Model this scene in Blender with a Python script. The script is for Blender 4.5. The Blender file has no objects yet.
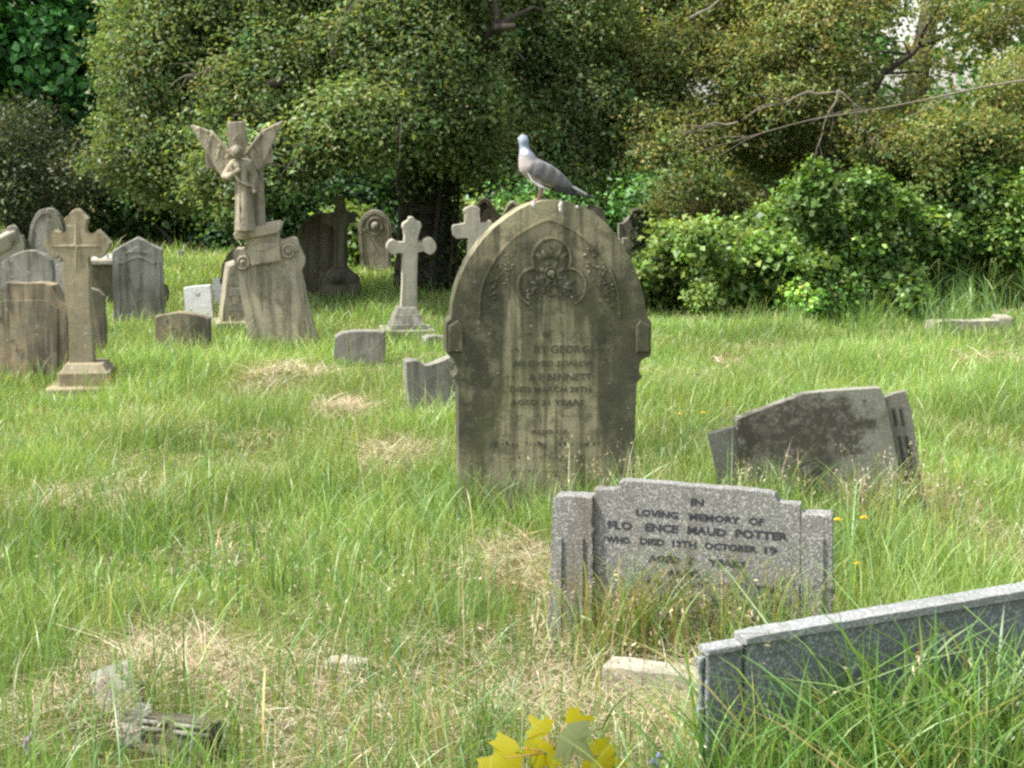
import bpy, bmesh, math, random
import numpy as np
from mathutils import Vector, Matrix

SC = bpy.context.scene
COL = SC.collection
R = math.radians

# ------------------------------------------------------------------ camera
F = 1650.0
CAMH = 1.65
PITCH = math.atan((384 - 125) / F)
cam = bpy.data.cameras.new("camera")
cam.sensor_width = 36.0
cam.lens = F / 1024 * 36.0
cam.clip_start = 0.1
cam.clip_end = 3000
camo = bpy.data.objects.new("camera", cam)
COL.objects.link(camo)
camo.location = (0, 0, CAMH)
camo.rotation_euler = (R(90) - PITCH, 0, 0)
SC.camera = camo

# ------------------------------------------------------------------ light
SUNV = Vector((-0.53, -0.13, 0.84)).normalized()
SUN_EL = math.asin(SUNV.z)
SUN_ROT = math.atan2(SUNV.x, SUNV.y)
w = bpy.data.worlds.new("World")
SC.world = w
w.use_nodes = True
nt = w.node_tree
sky = nt.nodes.new("ShaderNodeTexSky")
sky.sky_type = 'NISHITA'
sky.sun_disc = False
sky.sun_elevation = SUN_EL
sky.sun_rotation = SUN_ROT
sky.air_density = 1.3
sky.dust_density = 2.5
sky.ozone_density = 0.8
hs = nt.nodes.new("ShaderNodeHueSaturation")      # thin bright haze: a paler sky
hs.inputs["Saturation"].default_value = 0.5
nt.links.new(sky.outputs[0], hs.inputs["Color"])
nt.links.new(hs.outputs[0], nt.nodes["Background"].inputs[0])
nt.nodes["Background"].inputs[1].default_value = 0.15
sl = bpy.data.lights.new("sun", 'SUN')
sl.energy = 3.2
sl.angle = R(0.6)
sl.color = (1.0, 0.965, 0.90)
so = bpy.data.objects.new("sun", sl)
COL.objects.link(so)
so.location = SUNV * 60
so.rotation_euler = SUNV.to_track_quat('Z', 'Y').to_euler()

SC.view_settings.view_transform = 'Standard'
SC.view_settings.look = 'None'
SC.view_settings.exposure = 1.38
SC.view_settings.gamma = 1.0
SC.view_settings.use_curve_mapping = False
SC.render.engine = 'CYCLES'
cy = SC.cycles
cy.max_bounces = 6
cy.diffuse_bounces = 3
cy.glossy_bounces = 2
cy.transmission_bounces = 4
cy.transparent_max_bounces = 4
cy.caustics_reflective = False
cy.caustics_refractive = False
cy.use_denoising = False
cy.filter_width = 2.6
cy.sample_clamp_indirect = 6
SC.render.use_persistent_data = False

# ------------------------------------------------------------------ projection tools
CP, SP = math.cos(PITCH), math.sin(PITCH)

def ray(px, py):
    cx = (px - 512) / F
    c = (384 - py) / F
    return cx, CP + SP * c, CP * c - SP

def G(px, py):
    dx, dy, dz = ray(px, py)
    t = -CAMH / dz
    return Vector((dx * t, dy * t, 0))

def proj(x, y, z):
    zz = z - CAMH
    dep = y * CP - zz * SP
    up = y * SP + zz * CP
    return 512 + F * x / dep, 384 - F * up / dep

class Plane:
    """upright plane of a stone's face, standing on the ground at a base point"""
    def __init__(s, px, py, yaw=0.0):
        s.o = G(px, py)
        a = R(yaw)
        s.u = Vector((math.cos(a), math.sin(a), 0))
        s.n = Vector((math.sin(a), -math.cos(a), 0))
        s.s = s.o.y / F
    def uv(s, px, py):
        d = Vector(ray(px, py))
        c = Vector((0, 0, CAMH))
        t = (s.o - c).dot(s.n) / d.dot(s.n)
        q = c + d * t - s.o
        return (q.dot(s.u), q.z)
    def uvs(s, pts):
        return [s.uv(*p) for p in pts]
    def w(s, u, z, d):
        return s.o + s.u * u + Vector((0, 0, z)) + s.n * d
    def W(s, px, py, d=0.0):
        u, z = s.uv(px, py)
        return s.w(u, z, d)

def arc(cx, cy, rx, ry, a0, a1, n):
    return [(cx + rx * math.cos(R(a0 + (a1 - a0) * i / n)), cy - ry * math.sin(R(a0 + (a1 - a0) * i / n))) for i in range(n + 1)]

def smooth(pts, n=5, closed=False):
    out = []
    m = len(pts)
    rng = range(m if closed else m - 1)
    for i in rng:
        if closed:
            p0, p1, p2, p3 = pts[i - 1], pts[i], pts[(i + 1) % m], pts[(i + 2) % m]
        else:
            p0, p1, p2, p3 = pts[max(i - 1, 0)], pts[i], pts[i + 1], pts[min(i + 2, m - 1)]
        for k in range(n):
            t = k / n
            out.append(tuple(0.5 * ((2 * p1[j]) + (-p0[j] + p2[j]) * t + (2 * p0[j] - 5 * p1[j] + 4 * p2[j] - p3[j]) * t * t
                                    + (-p0[j] + 3 * p1[j] - 3 * p2[j] + p3[j]) * t ** 3) for j in range(len(p1))))
    if not closed:
        out.append(tuple(pts[-1]))
    return out

RND = random.Random(7)

def rough(uv, step=0.035, amp=0.0025):
    out = []
    n = len(uv)
    for i in range(n):
        a, b = uv[i], uv[(i + 1) % n]
        L = math.hypot(b[0] - a[0], b[1] - a[1])
        k = max(1, int(L / step))
        for j in range(k):
            t = j / k
            q = amp if L > 0.004 else 0
            out.append((a[0] + (b[0] - a[0]) * t + RND.uniform(-q, q), a[1] + (b[1] - a[1]) * t + RND.uniform(-q, q)))
    return out

# ------------------------------------------------------------------ object tools
def tag(o, label=None, cat=None, group=None, kind=None):
    if label: o["label"] = label
    if cat: o["category"] = cat
    if group: o["group"] = group
    if kind: o["kind"] = kind
    return o

def thing(name, loc, label, cat, group=None):
    e = bpy.data.objects.new(name, None)
    e.empty_display_size = 0.1
    COL.objects.link(e)
    e.location = loc
    return tag(e, label, cat, group)

def root_loc(p):
    while p is not None and p.parent is not None:
        p = p.parent
    return Vector(p.location) if p is not None else Vector((0, 0, 0))

def link(name, me, mat, parent=None, loc=None):
    o = bpy.data.objects.new(name, me)
    COL.objects.link(o)
    if mat is not None:
        me.materials.append(mat)
    if parent is not None:
        o.parent = parent
    elif loc is not None:
        o.location = loc
    return o

def fin(bm, name, mat, parent=None, loc=None, smooth_=False):
    off = root_loc(parent) if parent is not None else (Vector(loc) if loc is not None else Vector((0, 0, 0)))
    for v in bm.verts:
        v.co -= off
    bmesh.ops.recalc_face_normals(bm, faces=bm.faces[:])
    me = bpy.data.meshes.new(name)
    bm.to_mesh(me)
    bm.free()
    if smooth_:
        me.polygons.foreach_set("use_smooth", [True] * len(me.polygons))
    return link(name, me, mat, parent, loc)

def BM():
    return bmesh.new()

def add_slab(bm, pl, uv, d0, d1, bevel=0.0, seg=2):
    """prism: the outline at depth d0 (nearer the viewer) and d1"""
    n = len(uv)
    f = [bm.verts.new(pl.w(u, z, d0)) for u, z in uv]
    b = [bm.verts.new(pl.w(u, z, d1)) for u, z in uv]
    ff = bm.faces.new(f)
    bf = bm.faces.new(b[::-1])
    for i in range(n):
        bm.faces.new((f[i], b[i], b[(i + 1) % n], f[(i + 1) % n]))
    if bevel > 0:
        ed = list(set(ff.edges[:]) | set(bf.edges[:]))
        bmesh.ops.bevel(bm, geom=ed, offset=bevel, segments=seg, affect='EDGES', profile=0.5, clamp_overlap=True)

def add_band(bm, pl, outer, inner, d0, d1, closed=True):
    n = len(outer)
    A = [bm.verts.new(pl.w(u, z, d0)) for u, z in outer]
    B = [bm.verts.new(pl.w(u, z, d0)) for u, z in inner]
    C = [bm.verts.new(pl.w(u, z, d1)) for u, z in outer]
    D = [bm.verts.new(pl.w(u, z, d1)) for u, z in inner]
    for i in range(n if closed else n - 1):
        j = (i + 1) % n
        bm.faces.new((A[i], A[j], B[j], B[i]))
        bm.faces.new((A[i], C[i], C[j], A[j]))
        bm.faces.new((B[i], B[j], D[j], D[i]))
        bm.faces.new((C[i], D[i], D[j], C[j]))
    if not closed:
        for i in (0, n - 1):
            bm.faces.new((A[i], B[i], D[i], C[i]))

def offset(uv, d, closed=True):
    """polyline moved sideways by d (to the left of its direction)"""
    n = len(uv)
    out = []
    for i in range(n):
        if closed:
            a, b = uv[i - 1], uv[(i + 1) % n]
        else:
            a, b = uv[max(i - 1, 0)], uv[min(i + 1, n - 1)]
        tx, ty = b[0] - a[0], b[1] - a[1]
        L = math.hypot(tx, ty) or 1
        out.append((uv[i][0] - ty / L * d, uv[i][1] + tx / L * d))
    return out

def add_box(bm, pl, u0, u1, z0, z1, d0, d1, bevel=0.004, taper=0.0):
    vs = []
    for z, k in ((z0, 0.0), (z1, taper)):
        for u, d in ((u0 + k, d0 - k), (u1 - k, d0 - k), (u1 - k, d1 + k), (u0 + k, d1 + k)):
            vs.append(bm.verts.new(pl.w(u, z, d)))
    fs = [(0, 1, 2, 3), (7, 6, 5, 4), (0, 4, 5, 1), (1, 5, 6, 2), (2, 6, 7, 3), (3, 7, 4, 0)]
    faces = [bm.faces.new([vs[i] for i in q]) for q in fs]
    if bevel > 0:
        ed = set()
        for q in faces:
            ed |= set(q.edges[:])
        bmesh.ops.bevel(bm, geom=list(ed), offset=bevel, segments=2, affect='EDGES', profile=0.5, clamp_overlap=True)

def add_ell(bm, c, r, X=None, Y=None, Z=None, sub=2):
    X = Vector((1, 0, 0)) if X is None else X
    Y = Vector((0, 1, 0)) if Y is None else Y
    Z = Vector((0, 0, 1)) if Z is None else Z
    if not hasattr(r, "__len__"):
        r = (r, r, r)
    m = Matrix(((X.x * r[0], Y.x * r[1], Z.x * r[2], c[0]), (X.y * r[0], Y.y * r[1], Z.y * r[2], c[1]),
                (X.z * r[0], Y.z * r[1], Z.z * r[2], c[2]), (0, 0, 0, 1)))
    bmesh.ops.create_icosphere(bm, subdivisions=sub, radius=1.0, matrix=m)

def add_chain(bm, pts, rad, sub=2):
    for i in range(len(pts) - 1):
        a, b = Vector(pts[i]), Vector(pts[i + 1])
        L = (b - a).length
        k = max(2, int(L / (0.4 * min(rad[i], rad[i + 1]) + 1e-6)))
        for j in range(k + (1 if i == len(pts) - 2 else 0)):
            t = j / k
            add_ell(bm, a.lerp(b, t), rad[i] + (rad[i + 1] - rad[i]) * t, sub=sub)

def add_tube(bm, pts, rad, seg=8, jit=0.0, rnd=RND):
    pts = [Vector(p) for p in pts]
    rings = []
    up = Vector((0.13, 0.31, 0.94))
    for i, p in enumerate(pts):
        t = (pts[min(i + 1, len(pts) - 1)] - pts[max(i - 1, 0)]).normalized()
        x = t.cross(up)
        if x.length < 0.1:
            x = t.cross(Vector((1, 0, 0)))
        x.normalize()
        y = t.cross(x)
        rings.append([bm.verts.new(p + (x * math.cos(2 * math.pi * k / seg) + y * math.sin(2 * math.pi * k / seg)) * rad[i] * (1 + rnd.uniform(-jit, jit)))
                      for k in range(seg)])
    for a, b in zip(rings, rings[1:]):
        for k in range(seg):
            bm.faces.new((a[k], a[(k + 1) % seg], b[(k + 1) % seg], b[k]))
    bm.faces.new(rings[0][::-1])
    bm.faces.new(rings[-1])

def remesh(bm, voxel, sm=3, name="solid"):
    me = bpy.data.meshes.new("tmp")
    bm.to_mesh(me)
    bm.free()
    o = bpy.data.objects.new("tmp", me)
    COL.objects.link(o)
    m = o.modifiers.new("r", 'REMESH')
    m.mode = 'VOXEL'
    m.voxel_size = voxel
    if sm:
        s = o.modifiers.new("s", 'SMOOTH')
        s.factor = 0.5
        s.iterations = sm
    dg = bpy.context.evaluated_depsgraph_get()
    dg.update()
    out = bpy.data.meshes.new_from_object(o.evaluated_get(dg))
    bpy.data.objects.remove(o)
    bpy.data.meshes.remove(me)
    out.name = name
    out.polygons.foreach_set("use_smooth", [True] * len(out.polygons))
    return out

def link_world(name, me, mat, parent):
    me.transform(Matrix.Translation(-root_loc(parent)))
    return link(name, me, mat, parent)

def text_geo(body, shear=0.0, bold=0.012):
    c = bpy.data.curves.new("t", 'FONT')
    c.body = body
    c.size = 1.0
    c.extrude = 0.02
    c.offset = bold
    c.shear = shear
    c.resolution_u = 2
    o = bpy.data.objects.new("t", c)
    COL.objects.link(o)
    dg = bpy.context.evaluated_depsgraph_get()
    dg.update()
    me = bpy.data.meshes.new_from_object(o.evaluated_get(dg))
    V = [tuple(v.co) for v in me.vertices]
    P = [tuple(p.vertices) for p in me.polygons]
    bpy.data.objects.remove(o)
    bpy.data.curves.remove(c)
    bpy.data.meshes.remove(me)
    return V, P

def add_text(bm, pl, body, a, b, hpx, d, proud=0.0012, shear=0.0, bold=0.012):
    """letters cut along the line a-b (picture points on the stone's face)"""
    V, P = text_geo(body, shear, bold)
    x0 = min(v[0] for v in V); x1 = max(v[0] for v in V)
    ua, ub = Vector(pl.uv(*a)), Vector(pl.uv(*b))
    e = (ub - ua)
    L = e.length
    e.normalize()
    pr = Vector((-e.y, e.x))
    H = hpx * pl.s / 0.70
    vs = []
    for x, y, z in V:
        q = ua + e * ((x - x0) / (x1 - x0) * L) + pr * (y * H)
        vs.append(bm.verts.new(pl.w(q.x, q.y, d + (proud if z > 0 else -0.002))))
    for p in P:
        try:
            bm.faces.new([vs[i] for i in p])
        except ValueError:
            pass

def add_worn(bm, pl, a, b, hpx, d, rnd, dens=0.75):
    """letters too worn to read: short strokes along a line"""
    ua, ub = Vector(pl.uv(*a)), Vector(pl.uv(*b))
    e = ub - ua
    L = e.length
    e.normalize()
    pr = Vector((-e.y, e.x))
    H = hpx * pl.s
    x = 0
    while x < L:
        if rnd.random() < dens:
            x0 = ua + e * x
            wd = H * rnd.uniform(0.12, 0.3)
            y0 = H * rnd.uniform(0, 0.35); y1 = H * rnd.uniform(0.6, 1.0)
            q = [x0 + pr * y0, x0 + e * wd + pr * y0, x0 + e * (wd + rnd.uniform(-.2, .2) * H) + pr * y1, x0 + e * (rnd.uniform(-.2, .2) * H) + pr * y1]
            bm.faces.new([bm.verts.new(pl.w(p.x, p.y, d + 0.001)) for p in q])
        x += H * rnd.uniform(0.35, 0.8)

# ------------------------------------------------------------------ materials
class N:
    def __init__(s, name):
        s.m = bpy.data.materials.new(name)
        s.m.use_nodes = True
        s.t = s.m.node_tree
        s.t.nodes.clear()
        s.out = s.t.nodes.new("ShaderNodeOutputMaterial")
    def n(s, typ, **kw):
        q = s.t.nodes.new(typ)
        for k, v in kw.items():
            if k.startswith("i_"):
                key = k[2:]
                key = int(key) if key.isdigit() else key.replace("_", " ")
                q.inputs[key].default_value = v
            else:
                setattr(q, k, v)
        return q
    def l(s, a, b):
        s.t.links.new(a, b)
    def coord(s, scale=(1, 1, 1), loc=(0, 0, 0)):
        tc = s.n("ShaderNodeTexCoord")
        mp = s.n("ShaderNodeMapping")
        mp.inputs["Scale"].default_value = scale
        mp.inputs["Location"].default_value = loc
        s.l(tc.outputs["Object"], mp.inputs["Vector"])
        return mp.outputs[0]
    def noise(s, vec, scale, detail=4, rough=0.55):
        q = s.n("ShaderNodeTexNoise")
        q.inputs["Scale"].default_value = scale
        q.inputs["Detail"].default_value = detail
        q.inputs["Roughness"].default_value = rough
        s.l(vec, q.inputs["Vector"])
        return q.outputs["Fac"]
    def ramp(s, fac, lo, hi, a=0.0, b=1.0):
        q = s.n("ShaderNodeMapRange")
        q.interpolation_type = 'SMOOTHSTEP'
        q.inputs["From Min"].default_value = lo
        q.inputs["From Max"].default_value = hi
        q.inputs["To Min"].default_value = a
        q.inputs["To Max"].default_value = b
        s.l(fac, q.inputs["Value"])
        return q.outputs[0]
    def mix(s, fac, a, b, mode='MIX'):
        q = s.n("ShaderNodeMix")
        q.data_type = 'RGBA'
        q.blend_type = mode
        for inp, v in ((q.inputs[0], fac), (q.inputs[6], a), (q.inputs[7], b)):
            if hasattr(v, "is_linked") or hasattr(v, "links"):
                s.l(v, inp)
            elif hasattr(v, "__len__"):
                inp.default_value = (v[0], v[1], v[2], 1)
            else:
                inp.default_value = v
        return q.outputs[2]
    def math(s, op, a, b):
        q = s.n("ShaderNodeMath", operation=op)
        for inp, v in ((q.inputs[0], a), (q.inputs[1], b)):
            if hasattr(v, "links"):
                s.l(v, inp)
            else:
                inp.default_value = v
        return q.outputs[0]

def stone_mat(name, c1, c2, dark, lich, seed=0.0, streak=0.6, lichen=0.5, bump=0.6, sc=1.0, algae=0.3):
    m = N(name)
    v = m.coord((1, 1, 1), (seed, seed * 1.7, seed * .6))
    big = m.noise(v, 3.2 * sc, 5, 0.6)
    col = m.mix(m.ramp(big, 0.36, 0.62), c1, c2)
    vs = m.coord((9 * sc, 9 * sc, 0.9 * sc), (seed * 3, 0, seed))
    st = m.noise(vs, 1.6, 5, 0.65)
    mod = m.noise(v, 1.4 * sc, 3, 0.5)
    sf = m.math('MULTIPLY', m.ramp(st, 0.43, 0.60), m.ramp(mod, 0.30, 0.55))
    col = m.mix(m.math('MULTIPLY', sf, streak), col, dark)
    blot = m.noise(v, 7 * sc, 7, 0.72)
    col = m.mix(m.math('MULTIPLY', m.ramp(blot, 0.52, 0.68), streak * 0.9), col, dark)
    al = m.noise(v, 2.1 * sc, 4, 0.6)
    col = m.mix(m.math('MULTIPLY', m.ramp(al, 0.48, 0.7), algae), col, (0.10, 0.115, 0.035))
    lc = m.noise(v, 26 * sc, 4, 0.6)
    lm = m.noise(v, 3.7, 3, 0.5)
    lf = m.math('MULTIPLY', m.ramp(lc, 0.60, 0.68), m.ramp(lm, 0.45, 0.62))
    col = m.mix(m.math('MULTIPLY', lf, lichen), col, lich)
    fine = m.noise(v, 120, 3, 0.7)
    col = m.mix(1.0, col, m.mix(fine, (0.55, 0.55, 0.55), (1.35, 1.35, 1.35)), 'MULTIPLY')
    b = m.n("ShaderNodeBsdfPrincipled")
    b.inputs["Roughness"].default_value = 0.92
    b.inputs["Specular IOR Level"].default_value = 0.2
    m.l(col, b.inputs["Base Color"])
    bp = m.n("ShaderNodeBump")
    bp.inputs["Strength"].default_value = bump
    bp.inputs["Distance"].default_value = 0.012
    h = m.math('ADD', m.math('MULTIPLY', blot, 0.7), m.math('MULTIPLY', fine, 0.35))
    m.l(h, bp.inputs["Height"])
    m.l(bp.outputs[0], b.inputs["Normal"])
    m.l(b.outputs[0], m.out.inputs[0])
    return m.m

def granite_mat(name, light, mid, dark, stain, seed=0, stainf=0.5, bump=0.5, lichen=None, patch=None):
    m = N(name)
    v = m.coord((1, 1, 1), (seed, seed, 0))
    f = m.noise(v, 210, 3, 0.75)
    g = m.noise(v, 120, 2, 0.6)
    col = m.mix(m.ramp(f, 0.40, 0.6), dark, mid)
    col = m.mix(m.ramp(g, 0.52, 0.64), col, light)
    st = m.noise(m.coord((5, 5, 1.2), (seed, 0, 3)), 1.3, 5, 0.65)
    col = m.mix(m.math('MULTIPLY', m.ramp(st, 0.45, 0.68), stainf), col, stain)
    if lichen:
        q = m.noise(v, 16, 6, 0.75)
        q2 = m.noise(v, 2.6, 3, 0.5)
        f_ = m.math('MULTIPLY', m.ramp(q, 0.36, 0.54), m.ramp(q2, 0.46, 0.62))
        if patch:      # one big crust of black lichen with a ragged edge
            tc = m.n("ShaderNodeTexCoord"); sx = m.n("ShaderNodeSeparateXYZ"); m.l(tc.outputs["Object"], sx.inputs[0])
            ux = m.math('DIVIDE', m.math('SUBTRACT', sx.outputs[0], patch[0]), patch[2])
            uz = m.math('DIVIDE', m.math('SUBTRACT', sx.outputs[2], patch[1]), patch[3])
            r2 = m.math('ADD', m.math('MULTIPLY', ux, ux), m.math('MULTIPLY', uz, uz))
            r2 = m.math('ADD', r2, m.math('MULTIPLY', m.math('SUBTRACT', q, .5), 4.5))
            f_ = m.math('MAXIMUM', f_, m.math('MULTIPLY', m.math('MULTIPLY', m.ramp(r2, 1.5, .5), .92), m.ramp(m.noise(v, 34, 5, .75), 0.34, 0.54, .42, 1.0)))
        col = m.mix(f_, col, lichen)
    b = m.n("ShaderNodeBsdfPrincipled")
    b.inputs["Roughness"].default_value = 0.8
    b.inputs["Specular IOR Level"].default_value = 0.3
    m.l(col, b.inputs["Base Color"])
    bp = m.n("ShaderNodeBump")
    bp.inputs["Strength"].default_value = bump
    bp.inputs["Distance"].default_value = 0.006
    m.l(f, bp.inputs["Height"])
    m.l(bp.outputs[0], b.inputs["Normal"])
    m.l(b.outputs[0], m.out.inputs[0])
    return m.m

def plain_mat(name, col, rough_=0.8, var=0.25, scale=30, bump=0.2):
    m = N(name)
    v = m.coord()
    f = m.noise(v, scale, 4, 0.6)
    c = m.mix(1.0, col, m.mix(f, (1 - var,) * 3, (1 + var,) * 3), 'MULTIPLY')
    b = m.n("ShaderNodeBsdfPrincipled")
    b.inputs["Roughness"].default_value = rough_
    b.inputs["Specular IOR Level"].default_value = 0.25
    m.l(c, b.inputs["Base Color"])
    bp = m.n("ShaderNodeBump")
    bp.inputs["Strength"].default_value = bump
    bp.inputs["Distance"].default_value = 0.01
    m.l(f, bp.inputs["Height"])
    m.l(bp.outputs[0], b.inputs["Normal"])
    m.l(b.outputs[0], m.out.inputs[0])
    return m.m

def leaf_mat(name, transl=0.35, gloss=0.06, rough_=0.4):
    """colour per leaf or blade from the mesh's own colour attribute"""
    m = N(name)
    a = m.n("ShaderNodeAttribute", attribute_name="col")
    d = m.n("ShaderNodeBsdfDiffuse")
    t = m.n("ShaderNodeBsdfTranslucent")
    m.l(a.outputs[0], d.inputs[0])
    tc = m.mix(1.0, a.outputs[0], (1.35, 1.25, 0.6), 'MULTIPLY')
    m.l(tc, t.inputs[0])
    x = m.n("ShaderNodeMixShader")
    x.inputs[0].default_value = transl
    m.l(d.outputs[0], x.inputs[1]); m.l(t.outputs[0], x.inputs[2])
    g = m.n("ShaderNodeBsdfGlossy")
    g.inputs["Roughness"].default_value = rough_
    y = m.n("ShaderNodeMixShader")
    y.inputs[0].default_value = gloss
    m.l(x.outputs[0], y.inputs[1]); m.l(g.outputs[0], y.inputs[2])
    m.l(y.outputs[0], m.out.inputs[0])
    return m.m

def attr_mat(name, rough_=0.7):
    m = N(name)
    a = m.n("ShaderNodeAttribute", attribute_name="col")
    f = m.noise(m.coord(), 160, 3, 0.6)
    c = m.mix(1.0, a.outputs[0], m.mix(f, (.8, .8, .8), (1.2, 1.2, 1.2)), 'MULTIPLY')
    b = m.n("ShaderNodeBsdfPrincipled")
    b.inputs["Roughness"].default_value = rough_
    b.inputs["Specular IOR Level"].default_value = 0.25
    m.l(c, b.inputs["Base Color"])
    m.l(b.outputs[0], m.out.inputs[0])
    return m.m

# ------------------------------------------------------------------ numpy mesh tools
def np_mesh(name, V, F_idx, sizes, C=None, smooth_=False):
    me = bpy.data.meshes.new(name)
    me.vertices.add(len(V))
    me.vertices.foreach_set("co", np.ascontiguousarray(V, dtype=np.float32).ravel())
    me.loops.add(len(F_idx))
    me.loops.foreach_set("vertex_index", np.ascontiguousarray(F_idx, dtype=np.int32))
    me.polygons.add(len(sizes))
    st = np.zeros(len(sizes), dtype=np.int32)
    st[1:] = np.cumsum(sizes)[:-1]
    me.polygons.foreach_set("loop_start", st)
    if smooth_:
        me.polygons.foreach_set("use_smooth", np.ones(len(sizes), dtype=bool))
    if C is not None:
        at = me.attributes.new("col", 'FLOAT_COLOR', 'POINT')
        c4 = np.ones((len(V), 4), dtype=np.float32)
        c4[:, :3] = C
        at.data.foreach_set("color", c4.ravel())
    me.update(calc_edges=True)
    return me

def unit(a):
    return a / (np.linalg.norm(a, axis=1, keepdims=True) + 1e-9)

def leaves_mesh(name, P, Nrm, L, Wd, C, rng, off, fold=0.25):
    """one folded four-cornered leaf at every point"""
    n = len(P)
    Nrm = unit(Nrm)
    r = unit(rng.normal(size=(n, 3)))
    T = unit(r - Nrm * np.sum(r * Nrm, axis=1, keepdims=True))
    B = np.cross(Nrm, T)
    L = L[:, None]; Wd = Wd[:, None]
    V = np.empty((n, 4, 3), dtype=np.float32)
    V[:, 0] = P
    V[:, 1] = P + T * L * 0.48 + B * Wd * 0.5 + Nrm * Wd * fold
    V[:, 2] = P + T * L - Nrm * L * 0.12
    V[:, 3] = P + T * L * 0.48 - B * Wd * 0.5 + Nrm * Wd * fold
    V -= np.array(off, dtype=np.float32)
    idx = np.arange(n * 4, dtype=np.int32)
    return np_mesh(name, V.reshape(-1, 3), idx, np.full(n, 4, dtype=np.int32), np.repeat(C, 4, axis=0))

def blades_mesh(name, root, h, w, az, lean, face, C, rng, droop=0.0, lv=(0, .4, .75, 1.0), C2=None, p=2.0):
    """grass blades: tapering ribbons that lean by 'lean' heights and droop at the tip"""
    n = len(root)
    k = len(lv)
    m = 2 * (k - 1) + 1
    V = np.empty((n, m, 3), dtype=np.float32)
    Cc = np.empty((n, m, 3), dtype=np.float32)
    dx = np.cos(az); dy = np.sin(az)
    sx = np.cos(face) * 0.5 * w; sy = np.sin(face) * 0.5 * w
    j = 0
    for i, t in enumerate(lv):
        hz = h * (t - droop * t ** 3)
        ho = h * lean * t ** p
        px = root[:, 0] + dx * ho; py = root[:, 1] + dy * ho; pz = root[:, 2] + hz
        c = C if C2 is None else C * (1 - t) + C2 * t
        if i < k - 1:
            q = 1.0 - 0.55 * t
            V[:, j, 0] = px - sx * q; V[:, j, 1] = py - sy * q; V[:, j, 2] = pz
            V[:, j + 1, 0] = px + sx * q; V[:, j + 1, 1] = py + sy * q; V[:, j + 1, 2] = pz
            Cc[:, j] = c; Cc[:, j + 1] = c
            j += 2
        else:
            V[:, j, 0] = px; V[:, j, 1] = py; V[:, j, 2] = pz
            Cc[:, j] = c
    pat = []
    sz = []
    for i in range(k - 2):
        pat += [2 * i, 2 * i + 1, 2 * i + 3, 2 * i + 2]
        sz.append(4)
    pat += [2 * (k - 2), 2 * (k - 2) + 1, m - 1]
    sz.append(3)
    idx = (np.arange(n, dtype=np.int32)[:, None] * m + np.array(pat, dtype=np.int32)[None]).ravel()
    return np_mesh(name, V.reshape(-1, 3), idx, np.tile(np.array(sz, dtype=np.int32), n), Cc.reshape(-1, 3), True)

_vr = np.random.default_rng(3)
_ph = _vr.uniform(0, 6.283, (8, 8)); _an = _vr.uniform(0, 6.283, (8, 8)); _fr = _vr.uniform(0.6, 1.7, (8, 8))
def vn(x, y, wl, seed=0):
    """smooth random field about 0, range near -1..1, feature size wl metres"""
    s = 0
    for i in range(8):
        f = 6.283 / wl * _fr[seed % 8, i] * 0.6
        a = _an[seed % 8, i]
        s = s + np.sin((x * math.cos(a) + y * math.sin(a)) * f + _ph[seed % 8, i])
    return s / 3.2

# ================================================================== GROUND
MOUNDS = [((285, 392), 0.35, 0.10), ((338, 424), 0.22, 0.06), ((140, 690), 0.16, 0.07), ((60, 735), 0.3, 0.05), ((985, 372), 0.5, 0.05)]
_mw = [(G(*p), r, h) for p, r, h in MOUNDS]
def gz(x, y):
    z = 0.022 * vn(x, y, 1.3, 1) + 0.012 * vn(x, y, 0.45, 2)
    for c, r, h in _mw:
        z = z + h * np.exp(-((x - c.x) ** 2 + (y - c.y) ** 2) / (2 * (r * 0.6) ** 2))
    return z

def axis(lo, hi, step, far, n):
    a = np.arange(lo, hi + 1e-6, step)
    g = np.geomspace(step * 2, far, n)
    return np.concatenate([(lo - g)[::-1], a, hi + g])
gx = axis(-14, 14, 0.14, 900, 22)
gy = axis(0, 30, 0.14, 900, 22)
X, Y = np.meshgrid(gx, gy)
Z = gz(X, Y)
Z = np.where((np.abs(X) > 15) | (Y > 31) | (Y < -1), 0, Z)
gv = np.stack([X, Y, Z], -1).reshape(-1, 3)
nx, ny = len(gx), len(gy)
ii = (np.arange(ny - 1)[:, None] * nx + np.arange(nx - 1)[None]).ravel()
gf = np.stack([ii, ii + 1, ii + nx + 1, ii + nx], -1).ravel()
def ground_mat():
    m = N("turf_soil")
    v = m.coord()
    a = m.noise(v, 1.1, 5, 0.6)
    b_ = m.noise(v, 22, 5, 0.7)
    c = m.mix(m.ramp(a, .4, .62), (0.075, 0.095, 0.03), (0.20, 0.165, 0.085))
    c = m.mix(m.ramp(b_, .45, .62), c, (0.05, 0.05, 0.022))
    b = m.n("ShaderNodeBsdfDiffuse")
    m.l(c, b.inputs[0])
    m.l(b.outputs[0], m.out.inputs[0])
    return m.m
ground = link("ground", np_mesh("ground", gv, gf, np.full(len(ii), 4), None, True), ground_mat())
tag(ground, "rough graveyard ground under the grass", "ground", kind="structure")

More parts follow.
